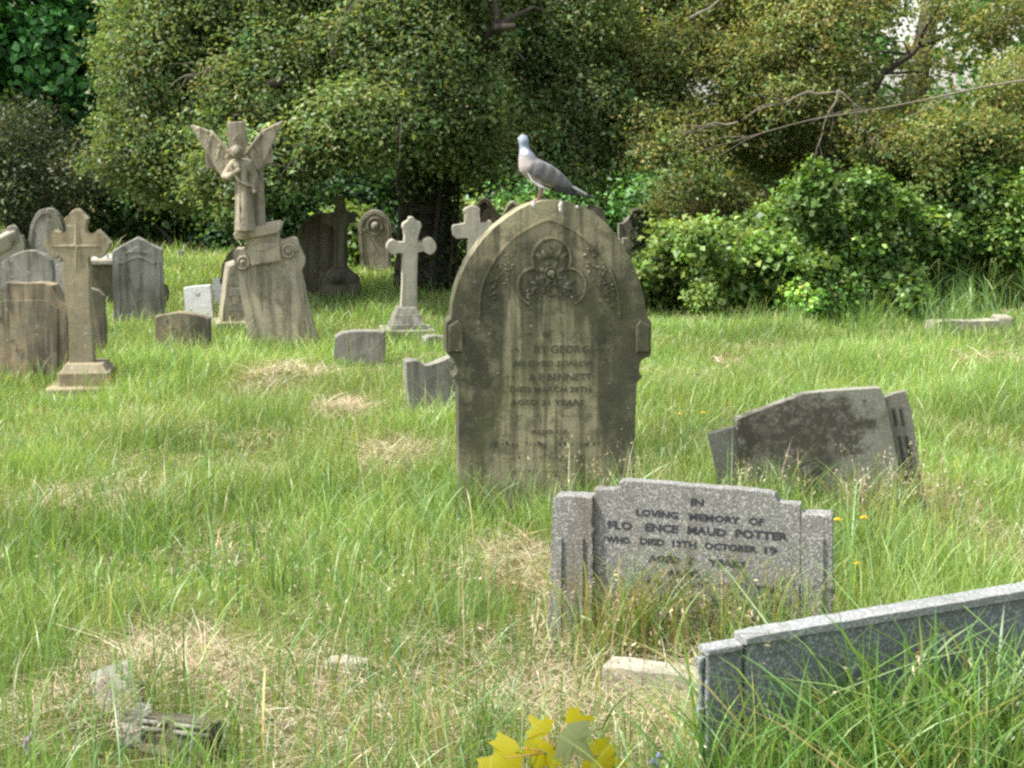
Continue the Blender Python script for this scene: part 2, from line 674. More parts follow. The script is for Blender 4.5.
# ================================================================== GRASS
# where the grass is dead and pale: spots on the ground (picture points turned into places)
STRAW = [(105, 505, 75, 22, .9), (285, 385, 48, 16, 1.0), (338, 420, 30, 13, 1.0), (150, 435, 70, 9, .8), (390, 468, 40, 14, .7), (160, 408, 45, 9, .55),
         (210, 568, 26, 14, .9), (515, 572, 36, 24, 1.0), (400, 690, 230, 52, .66), (600, 640, 90, 30, .8), (560, 600, 40, 30, .7), (150, 680, 80, 42, 1.0),
         (60, 735, 110, 40, .6), (1000, 367, 44, 10, .9), (985, 553, 55, 26, 1.0), (935, 560, 60, 18, .6), (728, 363, 18, 7, .7), (255, 480, 40, 14, .3),
         (700, 655, 80, 26, .9), (430, 395, 30, 8, .4), (30, 590, 25, 10, .4), (480, 740, 240, 60, .6), (235, 372, 35, 7, .5), (870, 480, 70, 20, .3), (650, 370, 30, 8, .3),
         (960, 430, 70, 14, .25), (60, 410, 60, 8, .4), (720, 760, 120, 60, .5)]
_sw = []
for px, py, rx, ry, k in STRAW:
    c = G(px, py)
    e = G(px, py - ry)
    _sw.append((c.x, c.y, rx * c.y / F, abs(e.y - c.y), k))
def straw(x, y):
    s = np.zeros_like(x)
    for cx_, cy_, rx, ry, k in _sw:
        d = ((x - cx_) / rx) ** 2 + ((y - cy_) / ry) ** 2
        s = np.maximum(s, k * np.clip(1.6 - d, 0, 1))
    s = s * np.where(y < 8.2, 1.0, .85) + 0.22 * vn(x, y, 0.7, 3) + 0.20 * vn(x, y, 2.2, 4) - 0.02
    return np.clip(s, 0, 1)

rng = np.random.default_rng(11)
GREEN = np.array([(0.155, 0.280, 0.058), (0.195, 0.315, 0.075), (0.125, 0.250, 0.075), (0.24, 0.325, 0.10), (0.14, 0.265, 0.10), (0.33, 0.35, 0.17)])
GP = np.array([.27, .30, .12, .15, .08, .08])
DEAD = np.array([(0.44, 0.37, 0.245), (0.36, 0.29, 0.17), (0.50, 0.45, 0.33), (0.25, 0.20, 0.11)])

def spread(n, y0, y1, margin=0.33, pad=0.8):
    y = np.sqrt(rng.uniform(y0 ** 2, y1 ** 2, n))
    x = rng.uniform(-1, 1, n) * (margin * y + pad)
    return x, y

def pick(n, pal, p=None, var=0.16):
    c = pal[rng.choice(len(pal), n, p=p)]
    return c * np.exp(rng.normal(0, var, (n, 1))) * (1 + rng.normal(0, 0.05, (n, 3)))

# stones' footprints: no blades inside them (filled in by the stones' list below)
FOOT = [((545, 521), 0.40, 0.06, 0), ((690, 642), 0.45, 0.05, -14)]
def clear(x, y):
    ok = np.ones(len(x), bool)
    for p, hw, hd, yw in FOOT:
        c = G(*p); a = R(yw)
        u = (x - c.x) * math.cos(a) + (y - c.y) * math.sin(a)
        d = -(x - c.x) * math.sin(a) + (y - c.y) * math.cos(a)
        ok &= ~((np.abs(u) < hw) & (d > -0.02) & (d < hd + 0.09))
    return ok

GRASS = leaf_mat("grass_blades", 0.42, 0.05, 0.45)
STRAWM = leaf_mat("dead_grass_blades", 0.25, 0.03, 0.5)

# trodden or shorter turf: at the foot of some stones
_short = [(G(*q), r_, k_) for q, r_, k_ in (((405, 356), .35, .35), ((86, 396), .4, .4), ((470, 535), .3, .85), ((545, 535), .4, .85), ((600, 690), .4, .5), ((340, 690), .5, .6), ((960, 345), .8, .55),
                                            ((360, 375), .3, .6), ((430, 422), .3, .6), ((185, 365), .3, .6), ((285, 362), .4, .6), ((150, 745), .22, .35), ((550, 850), .22, .5), ((550, 810), .18, .55), ((230, 345), .4, .6))]
def shortf(x, y):
    f = np.ones(len(x))
    for c, r_, k_ in _short:
        f *= 1 - (1 - k_) * np.exp(-((x - c.x) ** 2 + (y - c.y) ** 2) / (r_ * r_))
    return f

def lawn(name, bands):
    roots = []; hs = []; ws = []; cs = []; ln = []
    for y0, y1, n, hm, wm in bands:
        x, y = spread(n, y0, y1)
        s = straw(x, y)
        keep = (rng.uniform(size=n) > s * 0.86) & clear(x, y)
        x, y, s = x[keep], y[keep], s[keep]
        m = len(x)
        tall = 1 + 0.45 * vn(x, y, 0.9, 5) + 0.25 * vn(x, y, 3.1, 6)
        # the left foreground is longest, the straw thinnest
        h = hm * np.clip(tall, .4, 1.8) * np.exp(rng.normal(0, .35, m)) * (1 - 0.4 * s) * shortf(x, y)
        c = pick(m, GREEN, GP)
        br = 1 + 0.18 * vn(x, y, 1.7, 7)
        c = c * (br * (1 + .14 * np.clip((y - 7) / 4, 0, 1)))[:, None] * np.array([1.04, 1.0, .97])
        ye = np.clip(s * 0.9 + 0.25 * vn(x, y, 1.1, 0), 0, 0.75)[:, None]
        c = c * (1 - ye * .5) + np.array([0.29, 0.28, 0.11]) * ye * .5
        roots.append(np.stack([x, y, gz(x, y) - 0.005], -1)); hs.append(h); cs.append(c)
        ws.append(wm * np.exp(rng.normal(0, .3, m)))
        ln.append(np.abs(rng.normal(0.35, .3, m)))
    r = np.concatenate(roots); h = np.concatenate(hs); c = np.concatenate(cs); w_ = np.concatenate(ws); l = np.concatenate(ln)
    n = len(r)
    me = blades_mesh(name, r, h, w_, rng.uniform(0, 6.283, n), l, rng.uniform(0, 6.283, n), c, rng, droop=0.12,
                     C2=c * np.array([1.15, 1.08, 1.0]))
    o = link(name, me, GRASS)
    return o
o = lawn("grass", [(3.0, 5.5, 34000, .135, .0036), (5.5, 8, 60000, .13, .0040), (8, 12, 140000, .105, .0043), (12, 17, 150000, .09, .0057), (17, 27, 150000, .10, .010)])
tag(o, "fresh green grass covering the whole graveyard", "grass", kind="stuff")

# dead thatch
def thatch():
    roots = []; hs = []; ws = []; ls = []
    for y0, y1, n, wm in ((3.0, 6, 60000, .0028), (6, 10, 70000, .0038), (10, 17, 70000, .006), (17, 25, 20000, .009)):
        x, y = spread(n, y0, y1)
        s = straw(x, y)
        keep = (rng.uniform(size=n) < 0.10 + s) & clear(x, y)
        x, y, s = x[keep], y[keep], s[keep]
        m = len(x)
        roots.append(np.stack([x, y, gz(x, y) + rng.uniform(0, .035, m) * (0.4 + s)], -1))
        hs.append(rng.uniform(.015, .10, m) * (.5 + .6 * s)); ws.append(wm * np.exp(rng.normal(0, .3, m)))
        ls.append(rng.uniform(1.0, 4.5, m))
    r = np.concatenate(roots); h = np.concatenate(hs); w_ = np.concatenate(ws); l = np.concatenate(ls)
    n = len(r)
    c = pick(n, DEAD, np.array([.4, .27, .2, .13]), .2)
    me = blades_mesh("dead_grass", r, h, w_, rng.uniform(0, 6.283, n), l, rng.uniform(0, 6.283, n), c, rng, droop=0.5, p=1.3)
    return link("dead_grass", me, STRAWM)
tag(thatch(), "pale dead grass lying in dry patches between the graves", "dead grass", kind="stuff")

# long grass standing in clumps: (px, py of the roots, spread px, depth m, number, height m, yellow)
CLUMPS = [(490, 530, 36, .10, 70, .25, 0), (475, 528, 22, .06, 50, .28, 0), (560, 527, 60, .08, 30, .24, .1), (610, 524, 40, .10, 130, .24, 0), (635, 520, 18, .15, 60, .26, 0),
          (600, 650, 60, .15, 150, .22, .5), (690, 655, 90, .10, 360, .30, .4), (750, 660, 60, .12, 140, .30, .35), (640, 652, 60, .06, 90, .28, .6), (790, 655, 40, .08, 60, .26, .3),
          (760, 535, 70, .35, 260, .26, 0), (830, 530, 70, .3, 260, .26, .15), (900, 525, 60, .3, 220, .26, .35), (860, 580, 50, .4, 190, .24, 0), (720, 500, 36, .2, 90, .2, 0),
          (880, 872, 190, .12, 800, .45, .06), (780, 890, 110, .12, 500, .39, .06), (970, 880, 150, .13, 560, .48, .06), (960, 940, 120, .2, 160, .42, .1), (720, 930, 70, .15, 120, .36, .1),
          (860, 960, 220, .2, 200, .42, .1), (680, 860, 60, .2, 90, .30, .2),
          (400, 790, 220, .5, 380, .25, .12), (600, 800, 120, .4, 200, .24, .12), (430, 800, 80, .4, 120, .24, .12), (250, 800, 220, .4, 260, .24, .1), (480, 690, 160, .5, 220, .22, .1), (300, 720, 160, .4, 150, .2, .1), (60, 790, 140, .5, 160, .26, .05), (190, 730, 50, .2, 40, .34, .0),
          (220, 560, 200, 1.2, 520, .21, 0), (90, 600, 150, 1.0, 420, .21, 0), (350, 540, 140, 1.0, 420, .21, 0), (450, 600, 120, .8, 280, .20, .1), (60, 560, 90, .7, 160, .21, 0),
          (320, 640, 200, .6, 300, .19, .1), (40, 660, 80, .5, 170, .22, 0), (480, 690, 120, .4, 90, .26, .1),
          (930, 330, 110, 1.0, 420, .30, 0), (860, 318, 120, .6, 300, .30, 0), (980, 312, 100, .8, 420, .42, 0), (740, 309, 140, .35, 420, .22, 0), (820, 312, 110, .35, 360, .26, 0), (960, 304, 130, .5, 600, .40, 0), (670, 306, 50, .3, 160, .18, 0),
          (30, 388, 60, .3, 130, .17, .2), (100, 392, 30, .2, 40, .12, .2), (280, 356, 60, .2, 130, .15, .2), (430, 416, 50, .2, 80, .15, .1), (180, 357, 50, .2, 70, .12, 0),
          (335, 308, 60, .3, 160, .16, 0), (350, 330, 60, .4, 160, .15, 0), (410, 350, 60, .3, 100, .12, 0), (440, 300, 60, .6, 160, .2, 0)]
def clumps(name, CL, mat):
    roots = []; hs = []; cs = []; fs = []
    for px, py, sp, dm, n, h, ye in CL:
        c = G(px, py)
        k = max(1, n // 14)
        cxs = c.x + rng.uniform(-1, 1, k) * sp * c.y / F
        cys = c.y + rng.uniform(-1, 1, k) * dm
        i = rng.integers(0, k, n)
        x = cxs[i] + rng.normal(0, .045, n); y = cys[i] + rng.normal(0, .04, n)
        ok = clear(x, y)
        x, y = x[ok], y[ok]
        m = len(x)
        roots.append(np.stack([x, y, gz(x, y)], -1))
        hs.append(h * np.exp(np.clip(rng.normal(0.02, .28, m), -.8, .42)))
        col = pick(m, np.array([(.10, .21, .04), (.13, .25, .055), (.17, .285, .08), (.08, .18, .045), (.21, .30, .10)]), None, .18) if h > .34 else pick(m, GREEN[:5] * .88, np.array([.3, .25, .25, .05, .15]), .2)
        yy = (rng.uniform(size=m) < ye)[:, None] * rng.uniform(.4, 1, (m, 1))
        cs.append(col * (1 - yy) + pick(m, np.array([(0.32, 0.26, 0.06), (0.42, 0.33, 0.14)]), None, .15) * yy)
        fs.append(np.full(m, 0.0024 + 0.0003 * c.y + .030 * max(0, h - .34)))
    r = np.concatenate(roots); h = np.concatenate(hs); c = np.concatenate(cs); w_ = np.concatenate(fs)
    n = len(r)
    w_ = w_ * np.exp(rng.normal(0, .35, n))
    me = blades_mesh(name, r, h, w_, rng.uniform(0, 6.283, n), np.abs(rng.normal(.35, .28, n)), rng.uniform(0, 6.283, n), c, rng,
                     droop=0.16, lv=(0, .25, .5, .7, .86, 1.0), C2=c * np.array([1.15, 1.1, 1.0]), p=2.4)
    return link(name, me, mat)
tag(clumps("tall_grass", CLUMPS, GRASS), "long arching grass blades in clumps in front of the gravestones", "tall grass", kind="stuff")

# flowering grass stalks with loose pale seed heads
def stalks(spots):
    V = []; Fi = []; sz = []; C = []
    nv = 0
    R_ = random.Random(5)
    rs = []; hh = []; cc = []
    hp = []; hn = []; hl = []; hc = []
    for px, py, sp, n, h0 in spots:
        c = G(px, py)
        for _ in range(n):
            x = c.x + R_.uniform(-1, 1) * sp * c.y / F; y = c.y + R_.uniform(-.2, .2)
            h = h0 * R_.uniform(.7, 1.25)
            az = R_.uniform(0, 6.283); ln = R_.uniform(.1, .6)
            rs.append((x, y, 0)); hh.append((h, az, ln))
            for k in range(R_.randint(4, 12)):
                t = R_.uniform(.74, 1.02)
                q = (x + math.cos(az) * ln * h * t * t + R_.gauss(0, .012), y + math.sin(az) * ln * h * t * t + R_.gauss(0, .012), h * t * .98 - R_.uniform(0, .02))
                hp.append(q); hn.append((R_.gauss(0, 1), R_.gauss(0, 1), .3)); hl.append(R_.uniform(.010, .022))
    n = len(rs)
    A = np.array(hh)
    col = pick(n, np.array([(.34, .33, .13), (.45, .36, .2), (.3, .2, .12)]), None, .15)
    me = blades_mesh("seed_stalks", np.array(rs), A[:, 0], np.full(n, .0022), A[:, 1], A[:, 2], A[:, 1] + 1.57, col, rng, droop=0.02, lv=(0, .3, .6, .85, 1.0))
    L = np.array(hl)
    lm = leaves_mesh("seed_heads", np.array(hp), np.array(hn), L, L * .28, pick(len(L), np.array([(.52, .45, .3), (.4, .33, .22)]), None, .2), rng, (0, 0, 0), .1)
    b = bmesh.new(); b.from_mesh(me); b.from_mesh(lm)
    b.to_mesh(me); b.free()
    bpy.data.meshes.remove(lm)
    return link("seed_stalks", me, STRAWM)
tag(stalks([(560, 530, 70, 16, .34), (690, 655, 110, 42, .26), (840, 535, 120, 60, .30), (900, 545, 60, 40, .28), (460, 690, 220, 40, .30), (860, 880, 170, 16, .55), (620, 640, 60, 18, .22),
            (400, 780, 300, 26, .34), (950, 380, 160, 30, .2), (250, 620, 250, 40, .26), (610, 524, 40, 14, .26)]),
    "thin straw coloured flowering grass stalks standing above the grass", "seed stalks", kind="stuff")

# ================================================================== TREES AND SHRUBS
BARK = plain_mat("dark_bark", (0.055, 0.045, 0.034), .95, .5, 14, .9)
TWIG = plain_mat("grey_branch", (0.17, 0.145, 0.11), .9, .35, 30, .5)
LEAF = leaf_mat("leaf", 0.40, 0.03, 0.5)
GLOSSY = leaf_mat("glossy_leaf", 0.42, 0.018, 0.45)

def shell(cen, rad, n, r, rng, inner=.72, zmin=None, keep=None, flat=1.0):
    """lobes spread through a crown's outer volume"""
    out = []
    tries = 0
    while len(out) < n and tries < n * 40:
        tries += 1
        d = rng.normal(size=3); d /= np.linalg.norm(d)
        k = inner + (1 - inner) * rng.uniform() ** .6
        c = np.array(cen) + d * np.array(rad) * k
        q = rng.uniform(r[0], r[1])
        if zmin is not None:
            zm = zmin(c[0]) if callable(zmin) else zmin
            if c[2] - q * .8 * flat < zm:
                continue
        if keep is not None and not keep(c):
            continue
        out.append((c[0], c[1], c[2], q, q, q * flat))
    return out

def foliage(name, lobes, n, leaf, palette, probs, mat, parent, rng, per=12, spr=.10, up=.5, asp=.55, var=.18, loose=.28, lobevar=.16):
    A = np.array(lobes)
    area = (A[:, 3] * A[:, 4]) ** 1.0
    k = n // per
    i = rng.choice(len(A), k, p=area / area.sum())
    d = unit(rng.normal(size=(k, 3)) + np.array([0, 0, .25]))
    rr = 1 - np.abs(rng.normal(0, loose, k)) + rng.normal(0, .06, k)
    S = A[i, :3] + d * A[i, 3:6] * rr[:, None]
    lobc = np.exp(rng.normal(0, lobevar, len(A)))
    sc_ = pick(k, palette, probs, var) * lobc[i][:, None]
    P = np.repeat(S, per, axis=0) + rng.normal(0, spr, (k * per, 3)) * np.array([1, 1, .7])
    Nn = np.repeat(d * .6, per, axis=0) + np.array([0, 0, up]) + rng.normal(0, .55, (k * per, 3))
    C = np.repeat(sc_, per, axis=0) * np.exp(rng.normal(0, .14, (k * per, 1)))
    P[:, 2] = np.maximum(P[:, 2], 0.02)
    L = leaf * np.exp(rng.normal(0, .25, k * per))
    off = root_loc(parent)
    me = leaves_mesh(name, P, Nn, L, L * asp, np.clip(C, 0.005, .8), rng, off)
    return link(name, me, mat, parent)

def limb_pts(a, b, sag, n, rnd, wob=.06):
    a, b = Vector(a), Vector(b)
    out = []
    for i in range(n + 1):
        t = i / n
        q = a.lerp(b, t)
        q.z += sag * math.sin(math.pi * t)
        if 0 < i < n:
            q += Vector((rnd.uniform(-1, 1), rnd.uniform(-1, 1), rnd.uniform(-1, 1))) * wob
        out.append(q)
    return out

def tree_trunk(parent, pts, rad, name="trunk", mat=None, seg=14, jit=.12, rnd=RND):
    bm = BM()
    P = smooth([tuple(p) for p in pts], 4)
    rr = np.interp(np.linspace(0, 1, len(P)), np.linspace(0, 1, len(rad)), rad)
    add_tube(bm, P, list(rr), seg, jit, rnd)
    return fin(bm, name, mat or BARK, parent, None, True)

def limbs(parent, start, ends, r0, rnd, mat=BARK, sag=.2):
    for e in ends:
        bm = BM()
        P = limb_pts(start, e, sag, 7, rnd, .07)
        add_tube(bm, P, [r0 * (1 - .8 * i / 7) for i in range(8)], 7, .1, rnd)
        for i in (3, 4, 5, 6):
            for _ in range(2):
                q = P[i] + Vector((rnd.uniform(-1, 1), rnd.uniform(-1, 1), rnd.uniform(-.4, .8))) * .6
                T = limb_pts(P[i], q, .05, 4, rnd, .04)
                add_tube(bm, T, [r0 * .3 * (1 - .2 * j) for j in range(5)], 5, .1, rnd)
        fin(bm, "branch", mat, parent, None, True)

def lobes_px(spec, Y, seed, dep=.5, flat=.85):
    """lobes filling a region: list of (px, py, radius px) at distance Y"""
    rg = random.Random(seed)
    out = []
    for px, py, r in spec:
        y = Y + rg.uniform(-dep, dep)
        d = Vector(ray(px, py)); k = y / d.y
        q = r * Y / F
        out.append((d.x * k, y, max(CAMH + d.z * k, q * .5), q, q, q * flat))
    return out

# -- the big evergreen oak over the middle
rt = np.random.default_rng(21); rr_ = random.Random(21)
b0 = G(423, 293)
T1 = thing("evergreen_oak", b0, "broad olive leaved evergreen oak with thick dark trunk behind the stone crosses", "tree", "evergreen oaks")
tree_trunk(T1, [b0 + Vector((0, 0, -.15)), b0 + Vector((.02, 0, .4)), b0 + Vector((-.02, .02, 1.1)), b0 + Vector((.03, 0, 1.9)), b0 + Vector((-.1, 0, 2.8)), b0 + Vector((-.2, 0, 4.2))],
           [.33, .27, .24, .26, .24, .12])
st = b0 + Vector((0, 0, 1.5))
limbs(T1, st, [b0 + Vector(v) for v in ((-2.9, -.8, 2.2), (-2.2, -1.6, 2.8), (-1.2, -2.0, 2.0), (.9, -1.7, 2.5), (1.3, .4, 2.9), (-.6, -1.9, 3.4), (-2.6, .8, 3.2), (-1.8, -1.8, 1.5))], .13, rr_)
def zm1(x):
    return 1.25 if -1.75 < x < -.35 else (1.2 if x > -.35 else (.85 if x < -2.4 else 1.1))
def inpx(c, lo, hi):
    q = proj(c[0], c[1], c[2])[0]
    return lo < q < hi
lob = shell((-1.45, 16.2, 2.2), (2.75, 1.6, 1.35), 52, (.38, .62), rt, .70, zm1, lambda c: inpx(c, 150, 600) and c[1] < 16.9 and (c[0] < -.3 or c[1] > 15.9), .85)
for _ in range(125):      # the hanging front of the crown, facing the graves
    a = rt.uniform(-1, 1)
    x = -1.45 + 2.6 * a
    y = 16.2 - 1.9 * math.sqrt(1 - .8 * a * a) + rt.uniform(-.15, .5) + 1.5 * max(0, a - .2)
    q = rt.uniform(.26, .48)
    z = rt.uniform(1.22 if x > -2.3 else .95, 3.1)
    y += (z - 1.3) * .55
    if inpx((x, y, z), 84 + q * 125, 612):
        lob.append((x, y, max(z, q + (1.22 if -2.0 < x < -.3 else .88)), q, q * .8, q * .8))
lob += [(-3.6 + .22 * rt.normal(), 14.9 + .4 * rt.normal(), 1.25 + .3 * i, .5, .5, .42) for i in range(3)]
OAK = np.array([(0.140, 0.195, 0.062), (0.108, 0.170, 0.056), (0.178, 0.210, 0.075), (0.080, 0.150, 0.056), (0.21, 0.21, 0.085)])
def sprays(lob, n, rg, y1, down=.5):
    """leafy twigs that hang or reach out of a crown and break its outline"""
    out = []
    src = [l for l in lob if l[1] < y1]
    for _ in range(n):
        l = src[rg.integers(len(src))]
        a = rg.uniform(-math.pi, 0)
        dx, dy = math.cos(a) * .5, math.sin(a) * .35
        dz = rg.uniform(-down, .25)
        L = rg.uniform(.25, .6)
        x, y, z = l[0] + dx * l[3], l[1] + dy * l[3] * 2, l[2] + dz * l[3]
        for k in range(5):
            t = k / 4
            q = .15 - .022 * k
            out.append((x + dx * L * t * 1.6, y + dy * L * t, z + dz * L * t - .25 * L * t * t, q, q, q * .7))
    return out
lob += sprays(lob, 70, rt, 16.2)
lob = [l for l in lob if proj(l[0], l[1], l[2])[0] - l[3] * F / l[1] * .9 > 72]
foliage("crown", lob, 330000, .045, OAK, np.array([.34, .28, .18, .15, .05]), GLOSSY, T1, rt, spr=.085, lobevar=.24, loose=.17)
# bare twigs that show pale in the crown
def bare_branch(parent, A_, B_, r, rd, forks=5):
    bm = BM()
    P = smooth([tuple(q) for q in limb_pts(A_, B_, .06, 6, rd, .03)], 3)
    n = len(P)
    add_tube(bm, P, [r * (1 - .85 * i / n) for i in range(n)], 6, .12, rd)
    D = (Vector(B_) - Vector(A_))
    for _ in range(forks):
        i = rd.randint(n // 4, n - 3)
        q0 = Vector(P[i])
        q1 = q0 + D * rd.uniform(.15, .35) + Vector((rd.uniform(-1, 1), rd.uniform(-.5, .5), rd.uniform(-1, .6))) * D.length * .22
        Q = smooth([tuple(q) for q in limb_pts(q0, q1, .03, 4, rd, .018)], 2)
        add_tube(bm, Q, [r * .45 * (1 - .9 * k / len(Q)) for k in range(len(Q))], 5, .1, rd)
    fin(bm, "branch", TWIG, parent, None, True)
def atY(px, py, y):
    d = Vector(ray(px, py)); k = y / d.y
    return Vector((d.x * k, y, CAMH + d.z * k))
for (ax, ay), (bx, by), y0, y1 in (((335, 118), (278, 178), 14.6, 13.95), ((425, 70), (396, 140), 14.7, 14.0), ((330, 70), (350, 10), 14.6, 14.0), ((250, 70), (172, 84), 14.8, 14.2)):
    bare_branch(T1, atY(ax, ay, y0), atY(bx, by, y1), .012, rr_, 5)

# -- the second evergreen oak, right
rt = np.random.default_rng(33); rr_ = random.Random(33)
b1 = G(826, 286)
T2 = thing("evergreen_oak", b1, "open browner evergreen oak rising out of the brambles, sky showing through its crown", "tree", "evergreen oaks")
tree_trunk(T2, [b1 + Vector((0, 0, -.15)), b1 + Vector((.03, 0, .6)), b1 + Vector((-.05, 0, 1.4)), b1 + Vector((.06, .05, 2.3)), b1 + Vector((.1, .1, 3.6))], [.24, .18, .15, .14, .08])
st = b1 + Vector((-.02, 0, 1.5))
limbs(T2, st, [b1 + Vector(v) for v in ((-2.0, .3, 2.4), (1.4, .4, 2.6), (-1.5, 1.0, 2.6), (.4, .6, 3.0))], .06, rr_, BARK)
def kp(c):
    p = proj(c[0], c[1], c[2])
    if p[0] > 840 and p[1] < 150: return rt.uniform() < .15
    if 655 < p[0] < 740 and 30 < p[1] < 100: return rt.uniform() < .35
    return p[0] > 575
lob = shell((3.3, 17.4, 2.2), (3.2, 1.5, 1.25), 50, (.26, .52), rt, .55, lambda x: .95 if x < 1.4 else 1.05, kp, .8)
for _ in range(46):
    x_, y_ = rt.uniform(592, 790), rt.uniform(-10, 178)
    if y_ > 185 - abs(x_ - 690) * .5: continue
    lob += lobes_px([(x_, y_, rt.uniform(18, 36))], 15.5 + (180 - y_) * .009, int(rt.integers(1e6)), .4)
for _ in range(44):
    x_, y_ = rt.uniform(760, 1030), rt.uniform(-10, 150)
    if x_ > 840 and y_ < 120 and rt.uniform() < .72: continue
    lob += lobes_px([(x_, y_, rt.uniform(18, 32))], 15.6 + (150 - y_) * .008, int(rt.integers(1e6)), .4)
lob += sprays(lob, 80, rt, 16.9)
OAK2 = np.array([(0.170, 0.205, 0.062), (0.130, 0.182, 0.055), (0.225, 0.215, 0.072), (0.095, 0.165, 0.052), (0.26, 0.22, 0.08)])
foliage("crown", lob, 210000, .042, OAK2, np.array([.32, .25, .2, .13, .10]), GLOSSY, T2, rt, spr=.09, loose=.22, lobevar=.24)
for P0, P1, r, fk in (((1060, 76), (690, 154), .0105, 4), ((835, 92), (742, 120), .012, 5), ((838, 90), (880, 165), .011, 4), ((838, 90), (812, 168), .010, 3), ((690, 18), (748, -6), .014, 3), ((738, 122), (672, 148), .010, 5)):
    Yp = b1.y - 2.0 - .4 * rr_.random()
    bare_branch(T2, atY(*P0, Yp), atY(*P1, Yp + rr_.uniform(-.2, .4)), r, rr_, fk)

def shrub(name, base, lobes, n, leaf, pal, prob, mat, label, cat, group=None, seed=1, crown="foliage", stems=3, **kw):
    rg = np.random.default_rng(seed); rd = random.Random(seed)
    t = thing(name, base, label, cat, group)
    foliage(crown, lobes, n, leaf, pal, prob, mat, t, rg, **kw)
    A = lobes
    bm = BM()
    for _ in range(stems):
        l = rd.choice(A)
        e = Vector((l[0], l[1], l[2]))
        P = limb_pts(base + Vector((rd.uniform(-.1, .1), rd.uniform(-.1, .1), -.05)), e, .1, 5, rd, .05)
        add_tube(bm, P, [.03 - .004 * i for i in range(6)], 6, .1, rd)
    fin(bm, "stem" if "tree" not in name else "trunk", BARK, t, None, True)
    return t

def fill_px(x0, x1, ytop, ybot, r, n, seed):
    rg = random.Random(seed)
    out = []
    for _ in range(n):
        x = rg.uniform(x0, x1)
        t0 = ytop(x) if callable(ytop) else ytop
        out.append((x, rg.uniform(t0 + r * .6, ybot), r * rg.uniform(.6, 1.2)))
    return out

BR = np.array([(0.12, 0.22, 0.045), (0.09, 0.175, 0.036), (0.17, 0.26, 0.06), (0.06, 0.13, 0.028), (0.22, 0.27, 0.09)])
BP = np.array([.34, .26, .2, .12, .08])
BRIGHT = np.array([(0.16, 0.24, 0.055), (0.12, 0.21, 0.045), (0.21, 0.27, 0.075), (0.09, 0.16, 0.04)])
BRP = np.array([.36, .28, .2, .16])
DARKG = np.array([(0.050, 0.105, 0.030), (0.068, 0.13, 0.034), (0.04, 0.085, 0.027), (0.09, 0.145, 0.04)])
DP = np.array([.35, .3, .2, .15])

g = "bramble thickets at the right"
def bramble(base, spec, Y, n, leaf, pal, pr, label, seed, dep, shoots, sh):
    """a thicket of uneven lobes with long leafy shoots standing out of it"""
    rd = random.Random(seed)
    lobes = []
    for q_ in spec:      # the thicket slopes back from its ragged foot
        lobes += lobes_px([q_], Y - .35 + (292 - q_[1]) * .011, rd.randint(0, 999999), dep)
    for _ in range(shoots):
        l = rd.choice(lobes)
        hx, hy = rd.uniform(-.35, .35), rd.uniform(-.5, .1)
        hz = rd.uniform(.15, sh)
        for k in range(4):
            t = (k + 1) / 4
            lobes.append((l[0] + hx * t * t, l[1] + hy * t, l[2] + l[5] * .6 + hz * (t - .35 * t * t), .10 - .012 * k, .10 - .012 * k, .06))
    return shrub("bramble_bush", base, lobes, n, leaf, pal, pr, LEAF, label, "bush", g, seed, spr=.065, asp=.8, per=7, loose=.3, stems=9, lobevar=.3, up=.8)
bramble(G(690, 302), fill_px(640, 775, lambda x: 246 - (x - 640) * .22 + 9 * math.sin(x * .12), 299, 18, 40, 1), 14.8, 42000, .046, BRIGHT, BRP, "low pale green bramble bush just right of the arched headstone", 41, .4, 16, .25)
bramble(G(840, 306), fill_px(765, 905, lambda x: 205 - (x - 835) * .12 + 13 * math.sin(x * .10), 299, 21, 50, 2), 14.6, 54000, .050, BR, BP, "mid green bramble bush with big leaves spilling forward before the oak trunk", 42, .4, 22, .35)
bramble(G(980, 296), fill_px(895, 1120, lambda x: 160 - (x - 890) * .28 + 12 * math.sin(x * .07), 266, 25, 70, 3), 15.2, 76000, .052, BR, BP, "tall dense bramble thicket filling the right edge of the picture", 43, .7, 26, .25)
bramble(G(800, 290), fill_px(790, 960, 120, 240, 26, 32, 4), 16.6, 30000, .06, BR * 1.25, BP, "shaded bramble growth climbing behind around the right oak trunk", 44, .5, 16, .4)

# undergrowth behind the stones
g = "shrubs along the back of the graveyard"
shrub("ivy_thicket", G(600, 268), lobes_px(fill_px(520, 680, 165, 262, 34, 30, 5), 20.2, 5, .7), 17000, .085, np.array([(0.085, .20, .06), (.06, .15, .045), (.12, .24, .07)]), None, LEAF,
      "emerald green thicket behind the arched headstone", "shrub", g, 45, spr=.14, asp=.7)
shrub("dry_thicket", G(705, 268), lobes_px(fill_px(648, 770, 185, 235, 22, 18, 6), 18.6, 6, .4), 11000, .07, np.array([(.22, .22, .09), (.17, .20, .07), (.27, .23, .13)]), None, LEAF,
      "brownish dry thicket under the right oak's branches", "shrub", g, 46, spr=.12, asp=.2, up=.1)
shrub("lime_shrub", G(352, 272), lobes_px([(345, 240, 18), (352, 225, 14), (338, 225, 12), (355, 258, 14), (375, 266, 10)], 19.0, 7, .3), 5000, .07, BRIGHT * 1.1, BRP, LEAF,
      "small yellow green shrub left of the oak trunk", "shrub", g, 47, spr=.09, asp=.7)
shrub("lime_shrub", G(470, 268), lobes_px(fill_px(445, 530, 200, 258, 18, 14, 8), 19.7, 8, .3), 7000, .07, BRIGHT * 1.05, BRP, LEAF,
      "yellow green shrub just right of the oak trunk", "shrub", g, 48, spr=.1, asp=.7)
